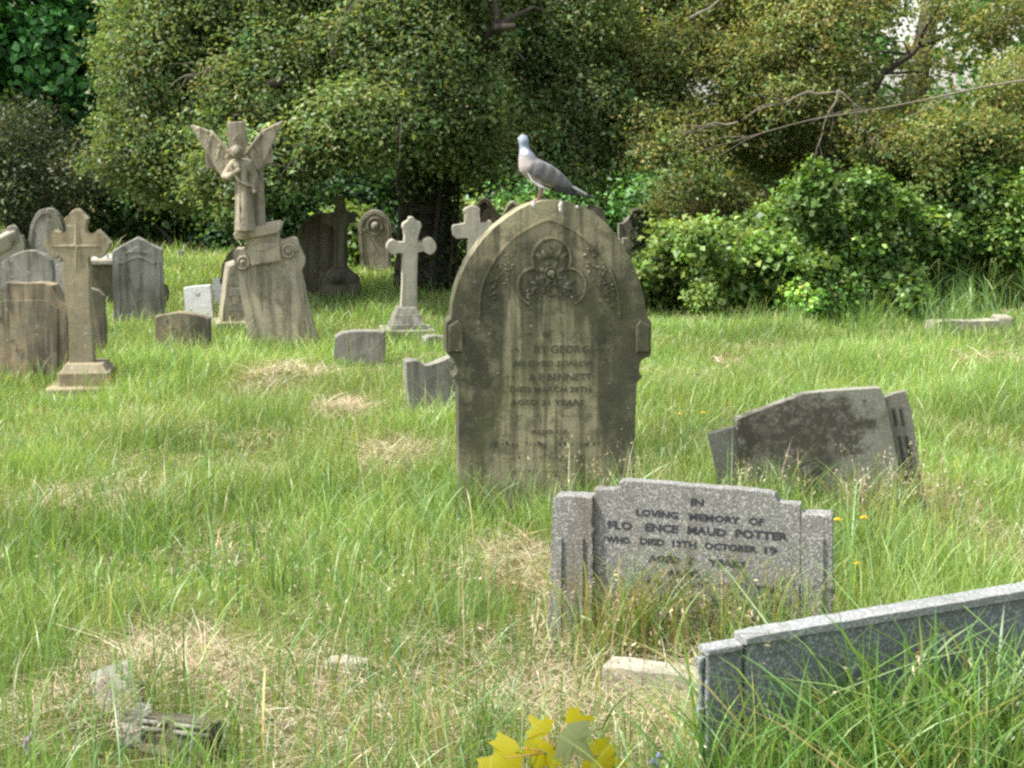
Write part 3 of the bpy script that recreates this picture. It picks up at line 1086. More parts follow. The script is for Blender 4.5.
shrub("dark_shrub", G(500, 258), lobes_px(fill_px(430, 580, 110, 230, 40, 26, 9), 22.0, 9, .7), 14000, .085, DARKG, DP, LEAF,
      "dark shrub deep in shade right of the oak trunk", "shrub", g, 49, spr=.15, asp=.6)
shrub("ivy_thicket", G(190, 252), lobes_px(fill_px(85, 235, lambda x: 170, 240, 30, 26, 10), 22.4, 10, .5), 15000, .085, DARKG * 1.1, DP, LEAF,
      "dark green thicket behind the winged angel's left side", "shrub", g, 50, spr=.14, asp=.6)
shrub("ivy_thicket", G(290, 256), lobes_px(fill_px(235, 400, 150, 242, 34, 28, 11), 21.6, 11, .6), 15000, .085, np.array([(0.05, .12, .04), (.07, .145, .035), (.04, .085, .03)]), None, LEAF,
      "green thicket between the winged angel and the oak trunk", "shrub", g, 51, spr=.14, asp=.6)
rt = np.random.default_rng(60); rr_ = random.Random(60)
def bigtree(name, base, cen, rad, nl, r, n, leaf, pal, prob, label, seed, zmin, trunk_r=.16, group="trees at the back of the graveyard", keep=None, **kw):
    rg = np.random.default_rng(seed); rd = random.Random(seed)
    t = thing(name, base, label, "tree", group)
    tree_trunk(t, [base + Vector((0, 0, -.1)), base + Vector((.05, 0, cen[2] * .4)), Vector((cen[0], cen[1], cen[2]))], [trunk_r * 1.4, trunk_r, trunk_r * .5], rnd=rd)
    foliage("crown", shell(cen, rad, nl, r, rg, .6, zmin, keep, .8), n, leaf, pal, prob, LEAF, t, rg, **kw)
    return t
bigtree("yew_tree", G(10, 252), (-6.75, 21.4, .9), (1.3, 1.0, .85), 60, (.26, .48), 36000, .06, np.array([(.055, .085, .032), (.042, .066, .026), (.085, .09, .045)]), None,
        "dull green yew tree behind the far left gravestones", 61, .1, .07, spr=.1, asp=.35)
bigtree("sycamore_tree", G(20, 246), (-7.2, 23.8, 3.7), (2.6, 1.8, 2.4), 70, (.5, .9), 42000, .13, np.array([(.085, .26, .06), (.065, .20, .05), (.12, .30, .075), (.05, .14, .04)]), None,
        "bright emerald green leaved tree in the top left corner", 62, 1.3, .1, spr=.22, asp=.75, per=9)
bigtree("sycamore_tree", G(900, 262), (5.3, 20.5, 4.2), (2.6, 1.8, 2.3), 40, (.28, .5), 15000, .10, np.array([(.06, .18, .035), (.045, .135, .03), (.09, .22, .05)]), None,
        "bright green tree seen through the right oak's branches at the top right", 63, 1.9, .15, spr=.2, asp=.75, per=9, loose=.4)
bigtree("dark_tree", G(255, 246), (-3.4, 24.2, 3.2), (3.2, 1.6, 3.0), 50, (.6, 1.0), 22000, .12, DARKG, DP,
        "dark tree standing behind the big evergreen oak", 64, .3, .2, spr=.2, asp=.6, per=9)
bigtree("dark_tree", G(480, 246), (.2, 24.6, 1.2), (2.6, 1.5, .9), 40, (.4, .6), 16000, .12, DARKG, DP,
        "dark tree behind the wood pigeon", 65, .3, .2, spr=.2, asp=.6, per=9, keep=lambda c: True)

# far wood as one mass
rt = np.random.default_rng(70)
wl = []
for i in range(130):
    x = rt.uniform(-16, 18)
    top = 4.5 if x < 0 else 1.75
    wl.append((x, 27.5 + rt.uniform(-1, 1.5), rt.uniform(.3, top), .9, .8, .7))
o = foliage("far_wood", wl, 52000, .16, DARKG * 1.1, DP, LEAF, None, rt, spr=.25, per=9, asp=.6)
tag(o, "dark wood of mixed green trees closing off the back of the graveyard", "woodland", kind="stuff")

# ivy up the oak trunk
rt = np.random.default_rng(80)
iv = thing("trunk_ivy", b0 + Vector((.3, -.1, 0)), "dark glossy ivy climbing the thick oak trunk", "ivy")
n = 3600
th = rt.uniform(-2.4, 1.5, n); zz = rt.uniform(0.0, 1.9, n) ** 1.0
rad_ = .30 + .05 * rt.normal(size=n) + .12 * np.clip(.5 - zz, 0, 1)
dirv = np.stack([np.cos(th), np.sin(th), np.zeros(n)], -1)
P = np.array(b0)[None] + dirv * rad_[:, None] + np.stack([np.zeros(n), np.zeros(n), zz], -1)
kp_ = (np.abs(th) < 1.0) | (rt.uniform(size=n) < .45)
P, dirv = P[kp_], dirv[kp_]
L = .05 * np.exp(rt.normal(0, .25, len(P)))
me = leaves_mesh("ivy_leaves", P, dirv + rt.normal(0, .45, P.shape) + np.array([0, 0, .3]), L, L * .85, pick(len(P), np.array([(.035, .055, .02), (.05, .075, .025), (.07, .10, .03)]), None, .2), rt, iv.location)
link("ivy_leaves", me, GLOSSY, iv)
bm = BM()
rr_ = random.Random(81)
for k in range(5):
    a = rr_.uniform(-2.2, 1.2)
    add_tube(bm, [b0 + Vector((math.cos(a + .1 * j) * .36, math.sin(a + .1 * j) * .36, .0 + .3 * j)) for j in range(7)], [.022 - .002 * j for j in range(7)], 6, .1, rr_)
fin(bm, "stem", BARK, iv, None, True)

# ================================================================== GRAVESTONES
TAN = (0.345, 0.285, 0.18); TAN2 = (0.245, 0.21, 0.14); GREY = (0.28, 0.265, 0.225); GREY2 = (0.21, 0.20, 0.165)
DIRT = (0.055, 0.050, 0.036); LICH = (0.52, 0.50, 0.42)
S_TAN = stone_mat("tan_sandstone", TAN, TAN2, (0.10, 0.075, 0.04), LICH, 1.0, .55, .5)
S_GREY = stone_mat("grey_sandstone", GREY, GREY2, DIRT, LICH, 2.3, .6, .45)
S_BROWN = stone_mat("brown_sandstone", (0.31, 0.24, 0.145), (0.18, 0.16, 0.115), DIRT, LICH, 3.1, .95, .35, algae=.45)
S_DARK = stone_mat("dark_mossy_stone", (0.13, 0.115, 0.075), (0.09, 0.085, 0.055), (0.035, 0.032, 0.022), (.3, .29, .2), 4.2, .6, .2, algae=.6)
S_PALE = stone_mat("pale_limestone", (0.37, 0.335, 0.26), (0.27, 0.25, 0.20), (0.14, 0.13, 0.10), (.6, .58, .5), 5.5, .4, .5, algae=.2)
S_WHITE = stone_mat("white_marble", (0.62, 0.62, 0.60), (0.52, 0.52, 0.50), (0.25, 0.25, 0.23), (.7, .7, .66), 6.1, .3, .3, algae=.05)
S_ANGEL = stone_mat("weathered_cream_stone", (0.40, 0.34, 0.235), (0.285, 0.25, 0.185), (0.095, 0.085, 0.06), LICH, 7.7, .75, .4, algae=.15)
INK = plain_mat("worn_letters", (0.085, 0.085, 0.06), .95, .3, 60, .2)

G1 = "gravestones in the left background"
G2 = "gravestones in the middle background"

def mirror(pts, cx):
    return pts + [(2 * cx - x, y) for x, y in reversed(pts)]

def stone(name, px, py, yaw, outline, t, mat, label, cat="gravestone", group=None, bevel=.007, amp=.003, body="slab", front=0.0):
    pl = Plane(px, py, yaw)
    root = thing(name, pl.o, label, cat, group)
    bm = BM()
    add_slab(bm, pl, rough(pl.uvs(outline), .05, amp), front, front - t, bevel)
    fin(bm, body, mat, root)
    return pl, root

def panel(pl, root, pts, d, name="panel", mat=None, t=.012, bevel=.004):
    bm = BM()
    add_slab(bm, pl, pl.uvs(pts), d, d - t, bevel)
    return fin(bm, name, mat, root)

def rim(pl, root, pts, wpx, d, name, mat, t=.012, closed=False):
    uv = pl.uvs(pts)
    bm = BM()
    add_band(bm, pl, uv, offset(uv, wpx * pl.s, closed), d, d - t, closed)
    return fin(bm, name, mat, root)

RW = random.Random(19)

# -- 1 foliated tan cross on a block
pl = Plane(86, 386, 6)
r = thing("stone_cross", pl.o, "large tan stone cross with leaf shaped arm ends on a square block", "cross", "stone crosses")
half = [(76, 208.5), (80, 211), (83.5, 215), (87.5, 218.5), (86.5, 222), (84.5, 226), (84.5, 231), (87, 234.5), (92, 235.5), (95.5, 233), (97.5, 230), (101, 233), (106, 238), (110.5, 243), (108, 247), (107, 252), (103, 257.5), (99, 258.5), (95.5, 255.5), (91.5, 254.5), (88, 257), (87, 261), (88, 266), (90.5, 270), (88.5, 274), (88.5, 280)]
lefts = [(152 - x - .0, y) for x, y in half]
lefts = [(x + (3 if 230 < y < 262 and x < 60 else 0), y) for x, y in lefts]
out = half + [(90.5, 320), (94, 364), (69.5, 364), (68.5, 320)] + lefts[::-1][:-1]
bm = BM(); add_slab(bm, pl, rough(pl.uvs(out), .05, .0015), .02, -.11, .008); fin(bm, "cross", S_TAN, r)
bm = BM()
for a in range(4):
    px_ = 76 + (1 if a % 2 else -1) * .5
    add_chain(bm, [pl.W(px_, 246, .017), pl.W(76 + (24 if a == 0 else -24 if a == 2 else 0), 246 + (24 if a == 1 else -24 if a == 3 else 0), .017)], [2.2 * pl.s, 1.0 * pl.s], 1)
fin(bm, "carving", S_TAN, r, None, True)
bm = BM()
u0, z0 = pl.uv(61.5, 387); u1, z1 = pl.uv(111.5, 369)
add_box(bm, pl, u0, u1, -.12, z1, .13, -.21, .01)
u2, z2 = pl.uv(64, 363)
add_box(bm, pl, u0 + .012, u1 - .012, z1 - .004, z2 + .004, .12, -.20, .006, .03)
fin(bm, "plinth", S_TAN, r)
bm = BM(); add_box(bm, pl, u0 - .07, u1 + .06, -.12, .018, .22, -.26, .01); fin(bm, "footing", S_TAN, r)

# -- 2 big streaked stone, far left
pl, r = stone("headstone", 30, 381, -4, [(-14, 388), (-14, 297), (-2, 293), (3, 287), (5, 282), (20, 283.5), (36, 283), (52.5, 285), (54, 292), (58, 300), (67, 306), (67, 388)], .13, S_BROWN,
              "wide brown streaked headstone with stepped shoulders at the left edge", group=G1)
panel(pl, r, [(-8, 378), (-8, 305), (6, 300), (46, 300), (58, 308), (58, 378)], .006, "panel", S_BROWN)
# -- 3 pale shouldered
pl, r = stone("headstone", 26, 350, 3, [(1.5, 352), (1.8, 263), (7, 259), (13, 254.5), (20, 252), (27, 250.5), (35, 251), (44.5, 255.5), (50, 260.5), (52, 266), (53, 352)], .12, S_GREY,
              "grey green headstone with low humped top behind the wide streaked one", group=G1)
# -- 4 pale scroll
out = smooth([(-14, 312), (-14, 244), (-4, 238), (3, 231), (9, 226.5), (12, 225.8), (16, 229), (18.5, 235), (22.5, 239), (24.5, 246), (23, 251), (15, 256), (12, 270), (12, 312)], 3)
pl, r = stone("carved_monument", 4, 306, 12, out, .25, S_PALE, "pale carved stone like a draped scroll at the extreme left", "monument", G1, .03, .006)
bm = BM()
for q in range(6):
    add_chain(bm, [pl.W(-10 + q * 4, 258 - q * 2, .0), pl.W(-4 + q * 3.6, 240 - q * 1.6, .03), pl.W(8 + q * 2, 232 + q * 2, .0)], [.022, .026, .018], 1)
link_world("carved_drapery", remesh(bm, .012, 2), S_PALE, r)
# -- 5 tall round top
pl, r = stone("headstone", 46, 303, -3, [(30, 306), (28.5, 240)] + arc(46, 238, 17.3, 30, 176, 4, 14) + [(64, 306)], .12, S_GREY, "tall round topped grey headstone with yellow stain behind the tan cross", group=G1)
rim(pl, r, [(33, 300), (32, 240)] + arc(46, 239, 13.6, 25.5, 176, 4, 14) + [(60, 300)], 1.6, .008, "moulding", S_GREY)
# -- 7 small round stone
pl, r = stone("headstone", 64, 340, -8, [(49, 344), (48.5, 282)] + arc(64, 280, 15.5, 18, 176, 4, 12) + [(80, 344)], .10, S_GREY, "round topped grey stone half hidden behind the tan cross shaft", group=G1, bevel=.006)
# -- 8 right of the cross
pl, r = stone("headstone", 92, 361, 8, [(78, 364), (78, 289), (90, 288.5), (98, 290.5), (104, 296), (105.5, 330), (106.5, 364)], .10, S_BROWN, "dark speckled stone standing close behind the right of the tan cross", group=G1)
# -- 9 gabled
pl, r = stone("headstone", 138, 326, 10, [(114, 330), (112, 252), (137.5, 238), (162, 250), (165.5, 330)], .20, S_GREY, "gabled grey headstone with pointed top and sunken arched panel", group=G1)
rim(pl, r, [(117.5, 326), (116.5, 263), (122, 261.5), (130, 257), (137.5, 255.3), (146, 257), (153, 261), (159.5, 262), (161.5, 326)], -2.6, .012, "moulding", S_GREY, .03)
panel(pl, r, [(124, 254), (137.5, 246), (151, 254), (137.5, 251.5)], .010, "carving", S_GREY)
# -- 10 chest tomb
pl = Plane(101, 303, 4)
r = thing("chest_tomb", pl.o, "low dark chest tomb with pale lid behind the tan cross", "tomb", G1)
u0, _ = pl.uv(89, 300); u1, z1 = pl.uv(116, 265)
bm = BM(); add_box(bm, pl, u0, u1, -.1, z1, .0, -.7, .01); fin(bm, "chest", S_DARK, r)
bm = BM(); add_box(bm, pl, u0 - .03, u1 + .03, z1 + .001, z1 + .055, .04, -.74, .015); fin(bm, "lid", S_PALE, r)
bm = BM()
for cx_, hh in ((96, 253.5), (104.5, 253)):
    b_, t_ = pl.W(cx_, 259.5, -.1), pl.W(cx_ - .5, hh, -.1)
    add_tube(bm, [b_ - Vector((0, 0, .02)), b_.lerp(t_, .5), t_], [.04, .026, .006], 5)
add_tube(bm, [pl.W(92, 259.7, -.1), pl.W(110, 259, -.1)], [.02, .02], 6)
fin(bm, "ornament", S_WHITE, r)
# -- dark round stone behind the gabled one, tiny post
stone("headstone", 152, 312, 0, [(138, 314), (138, 296)] + arc(152, 294, 15, 14, 176, 4, 10) + [(167, 314)], .1, S_DARK, "dark rounded stone just showing at the right of the gabled headstone", group=G1)
stone("marker_post", 179.5, 262, 0, [(176, 264), (176, 252), (178, 250.5), (181, 250.5), (183, 252), (183, 264)], .06, S_GREY, "tiny weathered stone post far back in the open grass by the thicket", "post", None, .006, .001)
# -- 11 small wide stone
pl, r = stone("headstone", 183, 357, 4, [(156, 360), (155, 317), (163, 316.2), (170, 314), (177, 313), (187, 313.6), (195, 315.5), (202, 318), (209.5, 318.6), (210, 360)], .13, S_BROWN, "small wide brown stone with gently curved top low in the grass", group=G1)
# -- 12 white stone
pl, r = stone("headstone", 200, 330, -6, [(187, 333), (183.5, 288), (190, 287), (209.5, 285), (214.5, 333)], .08, S_WHITE, "plain white marble stone leaning slightly behind the small wide one", group=G1, amp=.0015)
bm = BM(); uv = pl.uvs([(194.5, 293), (197.5, 296.5), (200, 292.5), (197.5, 295)]); add_slab(bm, pl, uv, .003, -.002); fin(bm, "carving", S_GREY, r)
# -- 13 white cross
stone("stone_cross", 217, 312, 0, [(214.5, 316), (214.3, 289), (210.5, 289), (210.5, 284.8), (213.3, 284.8), (213, 279), (219.5, 278.7), (219.8, 284.4), (224, 284.4), (224, 288.5), (220.5, 288.7), (221.8, 316)], .08, S_WHITE,
      "small plain white cross between the white stone and the obelisk", "cross", "stone crosses", .005, .001, "cross")
# -- 14 obelisk
pl = Plane(240, 334, 14)
r = thing("obelisk", pl.o, "tapering cream stone obelisk on a flat base left of the leaning angel tomb", "obelisk", G1)
bm = BM()
uL, zb = pl.uv(221, 322); uT, zt = pl.uv(228.5, 266); uR = uL + .42
add_slab(bm, pl, [(uL, zb), (uR, zb), (uR - (uT - uL), zt), ((uL + uR) / 2, zt + .04), (uT, zt)], .0, -.36, .01)
fin(bm, "shaft", S_ANGEL, r)
for yy in (288, 303):
    panel(pl, r, [(231 - (yy - 288) * .06, yy), (248, yy), (248, yy + 8), (230 - (yy - 288) * .06, yy + 8)], .004, "panel", S_PALE, .006, .002)
bm = BM(); add_box(bm, pl, uL - .04, uR + .05, -.1, zb + .002, .06, -.42, .012); fin(bm, "base", S_ANGEL, r)
# -- 15 dark round stone behind the angel
stone("headstone", 243, 312, 0, [(222, 314), (221.5, 275)] + arc(243, 272, 21.5, 26, 176, 4, 12) + [(264, 314)], .1, S_DARK, "dark rounded headstone mostly hidden behind the leaning angel tomb", group=G1)

# -- 16 angel tomb
pl = Plane(284, 353, 5)
s = pl.s
r = thing("angel_monument", pl.o, "leaning tomb with winged stone angel before a cross on a scrolled pedestal", "monument")
out = [(251, 358), (249, 338), (241, 297), (234, 262), (233.2, 252)] + smooth([(233.2, 252), (236, 249.5), (242, 249), (247, 250)], 3) + [(279, 240), (283, 241)] + \
      smooth([(283, 241), (290, 238.5), (296, 240), (299, 248), (303, 256), (304.8, 262), (303, 268), (300.5, 271)], 3) + [(306, 296), (313, 325), (319, 347), (321, 358)]
bm = BM(); add_slab(bm, pl, rough(pl.uvs(out), .06, .002), .0, -.22, .012); fin(bm, "slab", S_ANGEL, r)
bm = BM(); add_slab(bm, pl, pl.uvs([(243.5, 236), (248, 251), (252, 265.5), (281.5, 260.5), (278, 232)]), .035, -.2, .008); fin(bm, "name_panel", S_ANGEL, r)
bm = BM(); add_slab(bm, pl, pl.uvs([(237, 240), (234, 234), (235.5, 230.5), (250, 227.5), (279, 222), (282, 224), (281, 229), (278.5, 232.5), (262, 235)]), .075, -.24, .012); fin(bm, "cornice", S_ANGEL, r)
for cx_, cy_, q in ((242.8, 262, 7.6), (288.7, 251.5, 7.8)):
    bm = BM()
    sp = []
    for i in range(34):
        a = R(i * 24 + (180 if q < 7.7 else 0)); rad2 = q * (1 - i / 38)
        u, z = pl.uv(cx_ + rad2 * math.cos(a), cy_ - rad2 * math.sin(a)); sp.append(pl.w(u, z, .012))
    add_tube(bm, sp, [.014 - .0002 * i for i in range(34)], 6)
    add_ell(bm, pl.W(cx_, cy_, .01), (.022, .022, .022))
    fin(bm, "scroll", S_ANGEL, r, None, True)
bm = BM()
for i in range(7):
    add_ell(bm, pl.W(253 + i * 3.4, 243.5 - i * .55 - 1.2 * math.sin(i * .52), .034), (.012, .010, .014))
add_tube(bm, [pl.W(252, 250, .034), pl.W(264, 249.5, .036), pl.W(276, 245, .034)], [.006, .009, .006], 6)
fin(bm, "carving", S_ANGEL, r, None, True)
bm = BM()
add_band(bm, pl, pl.uvs([(243, 280), (259, 354)]), pl.uvs([(245, 280), (261.5, 354)]), .006, -.01, False)
add_band(bm, pl, pl.uvs([(300.5, 275), (312.5, 352)]), pl.uvs([(298.5, 275), (310, 352)]), .006, -.01, False)
fin(bm, "moulding", S_ANGEL, r)
bm = BM()
for i in range(7):
    add_worn(bm, pl, (257 + i * 2.1, 284 + i * 8), (293 + i * 1.6, 281 + i * 8), 2.6, .0, RW, .8)
fin(bm, "inscription", plain_mat("faint_letters", (.26, .225, .16), .95), r)
# cross behind the angel
bm = BM()
add_slab(bm, pl, pl.uvs([(226.5, 122.2), (244, 121), (245.8, 147), (271, 145), (272.6, 163), (261, 165), (263.5, 200), (265, 229), (238, 231), (233, 166), (206.3, 170), (204.6, 152.5), (229.4, 150)]), -.03, -.13, .008)
fin(bm, "cross", S_ANGEL, r)
bm = BM(); c_ = pl.W(235.6, 137, -.028)
for a in (45, 135):
    e = (pl.u * math.cos(R(a)) + Vector((0, 0, 1)) * math.sin(R(a))) * .03
    add_tube(bm, [c_ - e, c_ + e], [.005, .005], 5)
fin(bm, "monogram", S_ANGEL, r)
# the angel: one body
W = pl.W
bm = BM()
add_ell(bm, W(237.6, 152.5, .095), (5.2 * s, 5.6 * s, 6.6 * s))
add_chain(bm, [W(238.2, 156, .075), W(239.5, 162, .05)], [3.2 * s, 3.8 * s])
add_chain(bm, [W(240.5, 166, .045), W(242, 176, .045), W(243, 186, .04)], [7.5 * s, 7.0 * s, 7.6 * s])
add_chain(bm, [W(233.5, 163.5, .04), W(241, 163, .03), W(248.5, 163, .04)], [4.4 * s, 5.5 * s, 4.4 * s])
add_chain(bm, [W(243, 186, .04), W(244.5, 203, .04), W(245.5, 222, .035), W(246, 230, .03)], [8.2 * s, 9.0 * s, 9.8 * s, 10.6 * s])
add_chain(bm, [W(233, 164, .05), W(225.5, 176, .06), W(230, 176.5, .09), W(240, 170.5, .11)], [4.2 * s, 4.0 * s, 3.6 * s, 2.4 * s])
add_chain(bm, [W(249, 164, .05), W(255, 176, .05), W(254, 190, .09)], [4.2 * s, 3.8 * s, 2.6 * s])
add_ell(bm, W(255, 191.5, .095), (3.0 * s, 3 * s, 2.6 * s))
for k in range(8):   # folds of the robe
    x0 = 236.3 + k * 2.05
    dd = .115 - .004 * abs(k - 3.5) ** 2 * .5
    add_chain(bm, [W(x0 + .5, 183 - abs(k - 4) * .8, dd - .02), W(x0 + 1 + .9 * math.sin(k * 2.3), 205, dd), W(x0 + .5 * (k - 4) + 2.2, 229.5, dd + .008)], [.75 * s, 1.25 * s, 1.45 * s], 1)
add_chain(bm, [W(232, 168, .1), W(241, 182, .12), W(252, 186, .1)], [1.4 * s, 1.8 * s, 1.4 * s], 1)
add_ell(bm, W(237.4, 153, .137), (1.1 * s, 1.6 * s, 1.5 * s), sub=1)      # nose
add_chain(bm, [W(234.8, 151, .128), W(240.4, 151, .128)], [.9 * s, .9 * s], 1)  # brow
add_ell(bm, W(237.4, 156.2, .128), (1.7 * s, 1 * s, .7 * s), sub=1)       # mouth
link_world("angel", remesh(bm, .0055, 1), S_ANGEL, r)
bm = BM()
add_chain(bm, [W(231.6, 155, .075), W(232.5, 149, .085), W(237.5, 146.5, .09), W(242.8, 149, .085), W(243.4, 156, .07)], [2.0 * s, 2.4 * s, 2.8 * s, 2.4 * s, 2.0 * s], 1)
link_world("hair", remesh(bm, .010, 2), S_ANGEL, r)
LWg = [(191, 125.5), (200, 127), (213, 133), (222, 142), (229, 152), (233.5, 165), (230, 173), (225, 177), (219, 173.5), (214.5, 166), (210.5, 158), (206.5, 152), (203, 147), (200, 142), (197, 137), (194, 131.5)]
RWg = [(283, 121), (273, 125), (262, 132), (252, 143), (247, 153), (248, 163), (253, 168.5), (259, 170.5), (263.5, 165), (266, 158.5), (268.5, 152.5), (271, 147), (273.5, 141.5), (276, 136), (278.5, 130.5), (281, 126)]
for Wg, sg in ((LWg, -1), (RWg, 1)):
    bm = BM()
    add_slab(bm, pl, pl.uvs(smooth(Wg, 3, True)), .012, -.032, .005)
    tip, rootp = Wg[0], Wg[5]
    n = 9
    for i in range(n):   # long feathers, then two rows of short ones overlapping them
        a = Wg[1 + int(i * 4 / n)]
        b = Wg[-1 - int(i * 9 / n)]
        for t0, t1, hh, rr2 in ((.35, .99, .006, 1.45), (.12, .58, .012, 1.3), (.0, .28, .018, 1.2)):
            if t0 < .3 and i % 2 and t0 > .1: continue
            p0 = (a[0] + (b[0] - a[0]) * t0, a[1] + (b[1] - a[1]) * t0); p1 = (a[0] + (b[0] - a[0]) * t1, a[1] + (b[1] - a[1]) * t1)
            add_chain(bm, [W(p0[0], p0[1], hh - .004), W((p0[0] + p1[0]) / 2, (p0[1] + p1[1]) / 2, hh), W(p1[0], p1[1], hh - .002)], [.8 * s, rr2 * s, .85 * s], 1)
    add_chain(bm, [W(*Wg[0], .0), W(*Wg[2], .012), W(*Wg[4], .02)], [.9 * s, 1.8 * s, 2.2 * s], 1)
    link_world("wing", remesh(bm, .0055, 1), S_ANGEL, r)

# -- 18 dark arch under the oak
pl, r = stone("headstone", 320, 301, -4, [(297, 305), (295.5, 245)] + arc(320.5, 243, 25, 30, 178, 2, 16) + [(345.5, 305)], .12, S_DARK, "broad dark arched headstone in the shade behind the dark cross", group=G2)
rim(pl, r, [(300.5, 300), (299.5, 245)] + arc(320.5, 243.5, 21, 25.5, 178, 2, 16) + [(341.5, 300)], 1.4, .008, "moulding", S_DARK)
# -- 19 dark cross on rock
pl = Plane(338, 304, 4)
r = thing("stone_cross", pl.o, "dark stone cross set on a rough rock base in the shade of the oak", "cross", "stone crosses")
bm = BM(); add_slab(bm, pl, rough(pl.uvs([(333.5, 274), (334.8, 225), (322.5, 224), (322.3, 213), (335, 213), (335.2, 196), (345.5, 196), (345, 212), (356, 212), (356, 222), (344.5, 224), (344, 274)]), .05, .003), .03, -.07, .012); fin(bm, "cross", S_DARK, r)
bm = BM()
rq = random.Random(4)
for i in range(26):
    px_ = rq.uniform(322, 355); py_ = rq.uniform(274, 306)
    add_ell(bm, pl.W(px_, py_, rq.uniform(-.12, .1)), (rq.uniform(.05, .1), rq.uniform(.06, .1), rq.uniform(.05, .09)), sub=1)
add_slab(bm, pl, pl.uvs([(319, 310), (319.5, 285), (324, 271), (334, 267), (346, 267), (354, 274), (358, 288), (359, 310)]), .08, -.2, .03)
link_world("rock_base", remesh(bm, .02, 2), S_DARK, r)
# -- 20 ornate arch
pl, r = stone("headstone", 376, 274, 5, [(361.5, 278), (358, 237)] + smooth([(358, 237), (358.5, 224), (366, 213.5), (374.7, 210), (385, 214), (391, 224), (391.8, 240)], 4) + [(391, 278)], .12, S_PALE, "pale arched headstone with carved roundel just left of the oak trunk", group=G2)
rim(pl, r, [(364.5, 270), (361.5, 237)] + smooth([(361.5, 237), (362, 225), (368, 216.5), (374.7, 213.5), (383, 217), (387.5, 225), (388, 240)], 4) + [(387, 270)], 1.2, .01, "moulding", S_PALE)
bm = BM()
add_ell(bm, pl.W(375, 226, .0), (.05, .03, .055)); uv = pl.uvs(arc(375, 226, 8, 9, 0, 345, 20)); add_band(bm, pl, uv, offset(uv, 1.6 * pl.s), .014, -.005)
fin(bm, "roundel", S_GREY, r, None, True)
# -- 21 centre cross
pl = Plane(406, 344, 10)
s = pl.s
r = thing("stone_cross", pl.o, "pale stone cross with rounded trefoil arm ends on a stepped base", "cross", "stone crosses")
out = [(400, 319), (402.3, 285), (403.3, 252.5), (397.5, 252.5)] + smooth([(397.5, 252.5), (393, 254.5), (389, 252), (386.5, 247), (388.5, 242), (392.5, 239), (396.5, 241.5), (399.5, 242)], 3) + [(404.2, 242)] + \
      smooth([(404.2, 242), (404.5, 233), (402.5, 227), (404, 222.5), (408.5, 221), (409, 217.3), (413, 217), (415.5, 220.5), (420, 222), (421, 227), (418.5, 232), (417.3, 239)], 3) + [(417, 242.5), (421.5, 242)] + \
      smooth([(421.5, 242), (425, 238.5), (430.5, 237.5), (434.5, 242), (436, 247.5), (433.5, 252.5), (429, 254.5), (425, 251.5), (422, 250.5)], 3) + [(416.5, 251.5), (416.5, 285), (417, 319)]
bm = BM(); add_slab(bm, pl, pl.uvs(out), .03, -.09, .012); fin(bm, "cross", S_PALE, r)
bm = BM()
zs = [pl.uv(0, 337)[1], pl.uv(0, 331)[1], pl.uv(0, 321)[1], pl.uv(0, 316)[1]]
uc = pl.uv(407, 330)[0]
add_box(bm, pl, uc - .13, uc + .13, zs[0], zs[1], .11, -.17, .008)
add_box(bm, pl, uc - .12, uc + .12, zs[1] - .002, zs[2], .10, -.16, .008, .025)
add_box(bm, pl, uc - .09, uc + .09, zs[2] - .002, zs[3] + .012, .07, -.13, .008, .02)
fin(bm, "stepped_base", S_GREY, r)
bm = BM(); add_box(bm, pl, uc - .19, uc + .20, -.1, zs[0] + .002, .16, -.25, .01); fin(bm, "footing", S_PALE, r)
# -- 22 low rough stone
stone("low_stone", 359, 367, 3, [(333.5, 370), (334, 337), (337, 335.5), (341, 333), (352, 332), (366, 331.3), (384.5, 331.5), (385.5, 345), (384, 370)], .14, S_GREY, "low rough pale stone block in grass before the trefoil cross", "gravestone", G2, .012, .006)
# -- 23 sloped
pl, r = stone("broken_headstone", 430, 414, 12, [(411, 418), (407.5, 385), (406, 361.5), (412, 360.5), (418.7, 360.5), (421, 364.5), (425, 366.8), (432, 366), (441, 362), (452, 357), (466, 352), (472, 352), (472, 418)], .12, S_GREY,
              "low grey headstone with raised corner and sloping top left of the arched headstone", group=G2)
# -- small kerb bits right of the trefoil cross
stone("kerb_stone", 437, 352, 15, [(424, 355), (424, 339), (430, 335.5), (444, 337), (447, 341), (447, 355)], .12, S_GREY, "small kerb stone between the trefoil cross and the arched headstone", "kerb", None, .012, .005)
# -- 24 cross right of the trunk
pl, r = stone("stone_cross", 474, 322, 6, [(467.5, 330), (468, 238)] + smooth([(468, 238), (462, 238), (456, 238.5), (453, 233), (453.5, 226), (459, 225), (465, 223.5)], 3) + [(466, 214)] +
              smooth([(466, 214), (464, 210.5), (469, 207), (474, 206.3), (480, 208), (479.5, 213)], 3) + [(480.2, 222.7), (486, 223), (490.5, 220.5), (493.5, 225), (494, 233), (489, 237.5), (482, 237), (482.5, 330)], .14, S_PALE,
              "cream cross with flared arms just behind the arched headstone's left side", "cross", "stone crosses", .008, .002, "cross")
# -- 25 dark pointed
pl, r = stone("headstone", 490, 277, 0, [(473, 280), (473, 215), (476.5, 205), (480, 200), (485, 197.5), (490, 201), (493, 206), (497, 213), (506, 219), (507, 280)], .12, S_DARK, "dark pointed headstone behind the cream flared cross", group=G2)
rim(pl, r, [(476, 270), (476.5, 213), (480, 205), (485, 201.5), (489, 206), (493, 214), (500, 221)], 1, .01, "moulding", S_DARK)
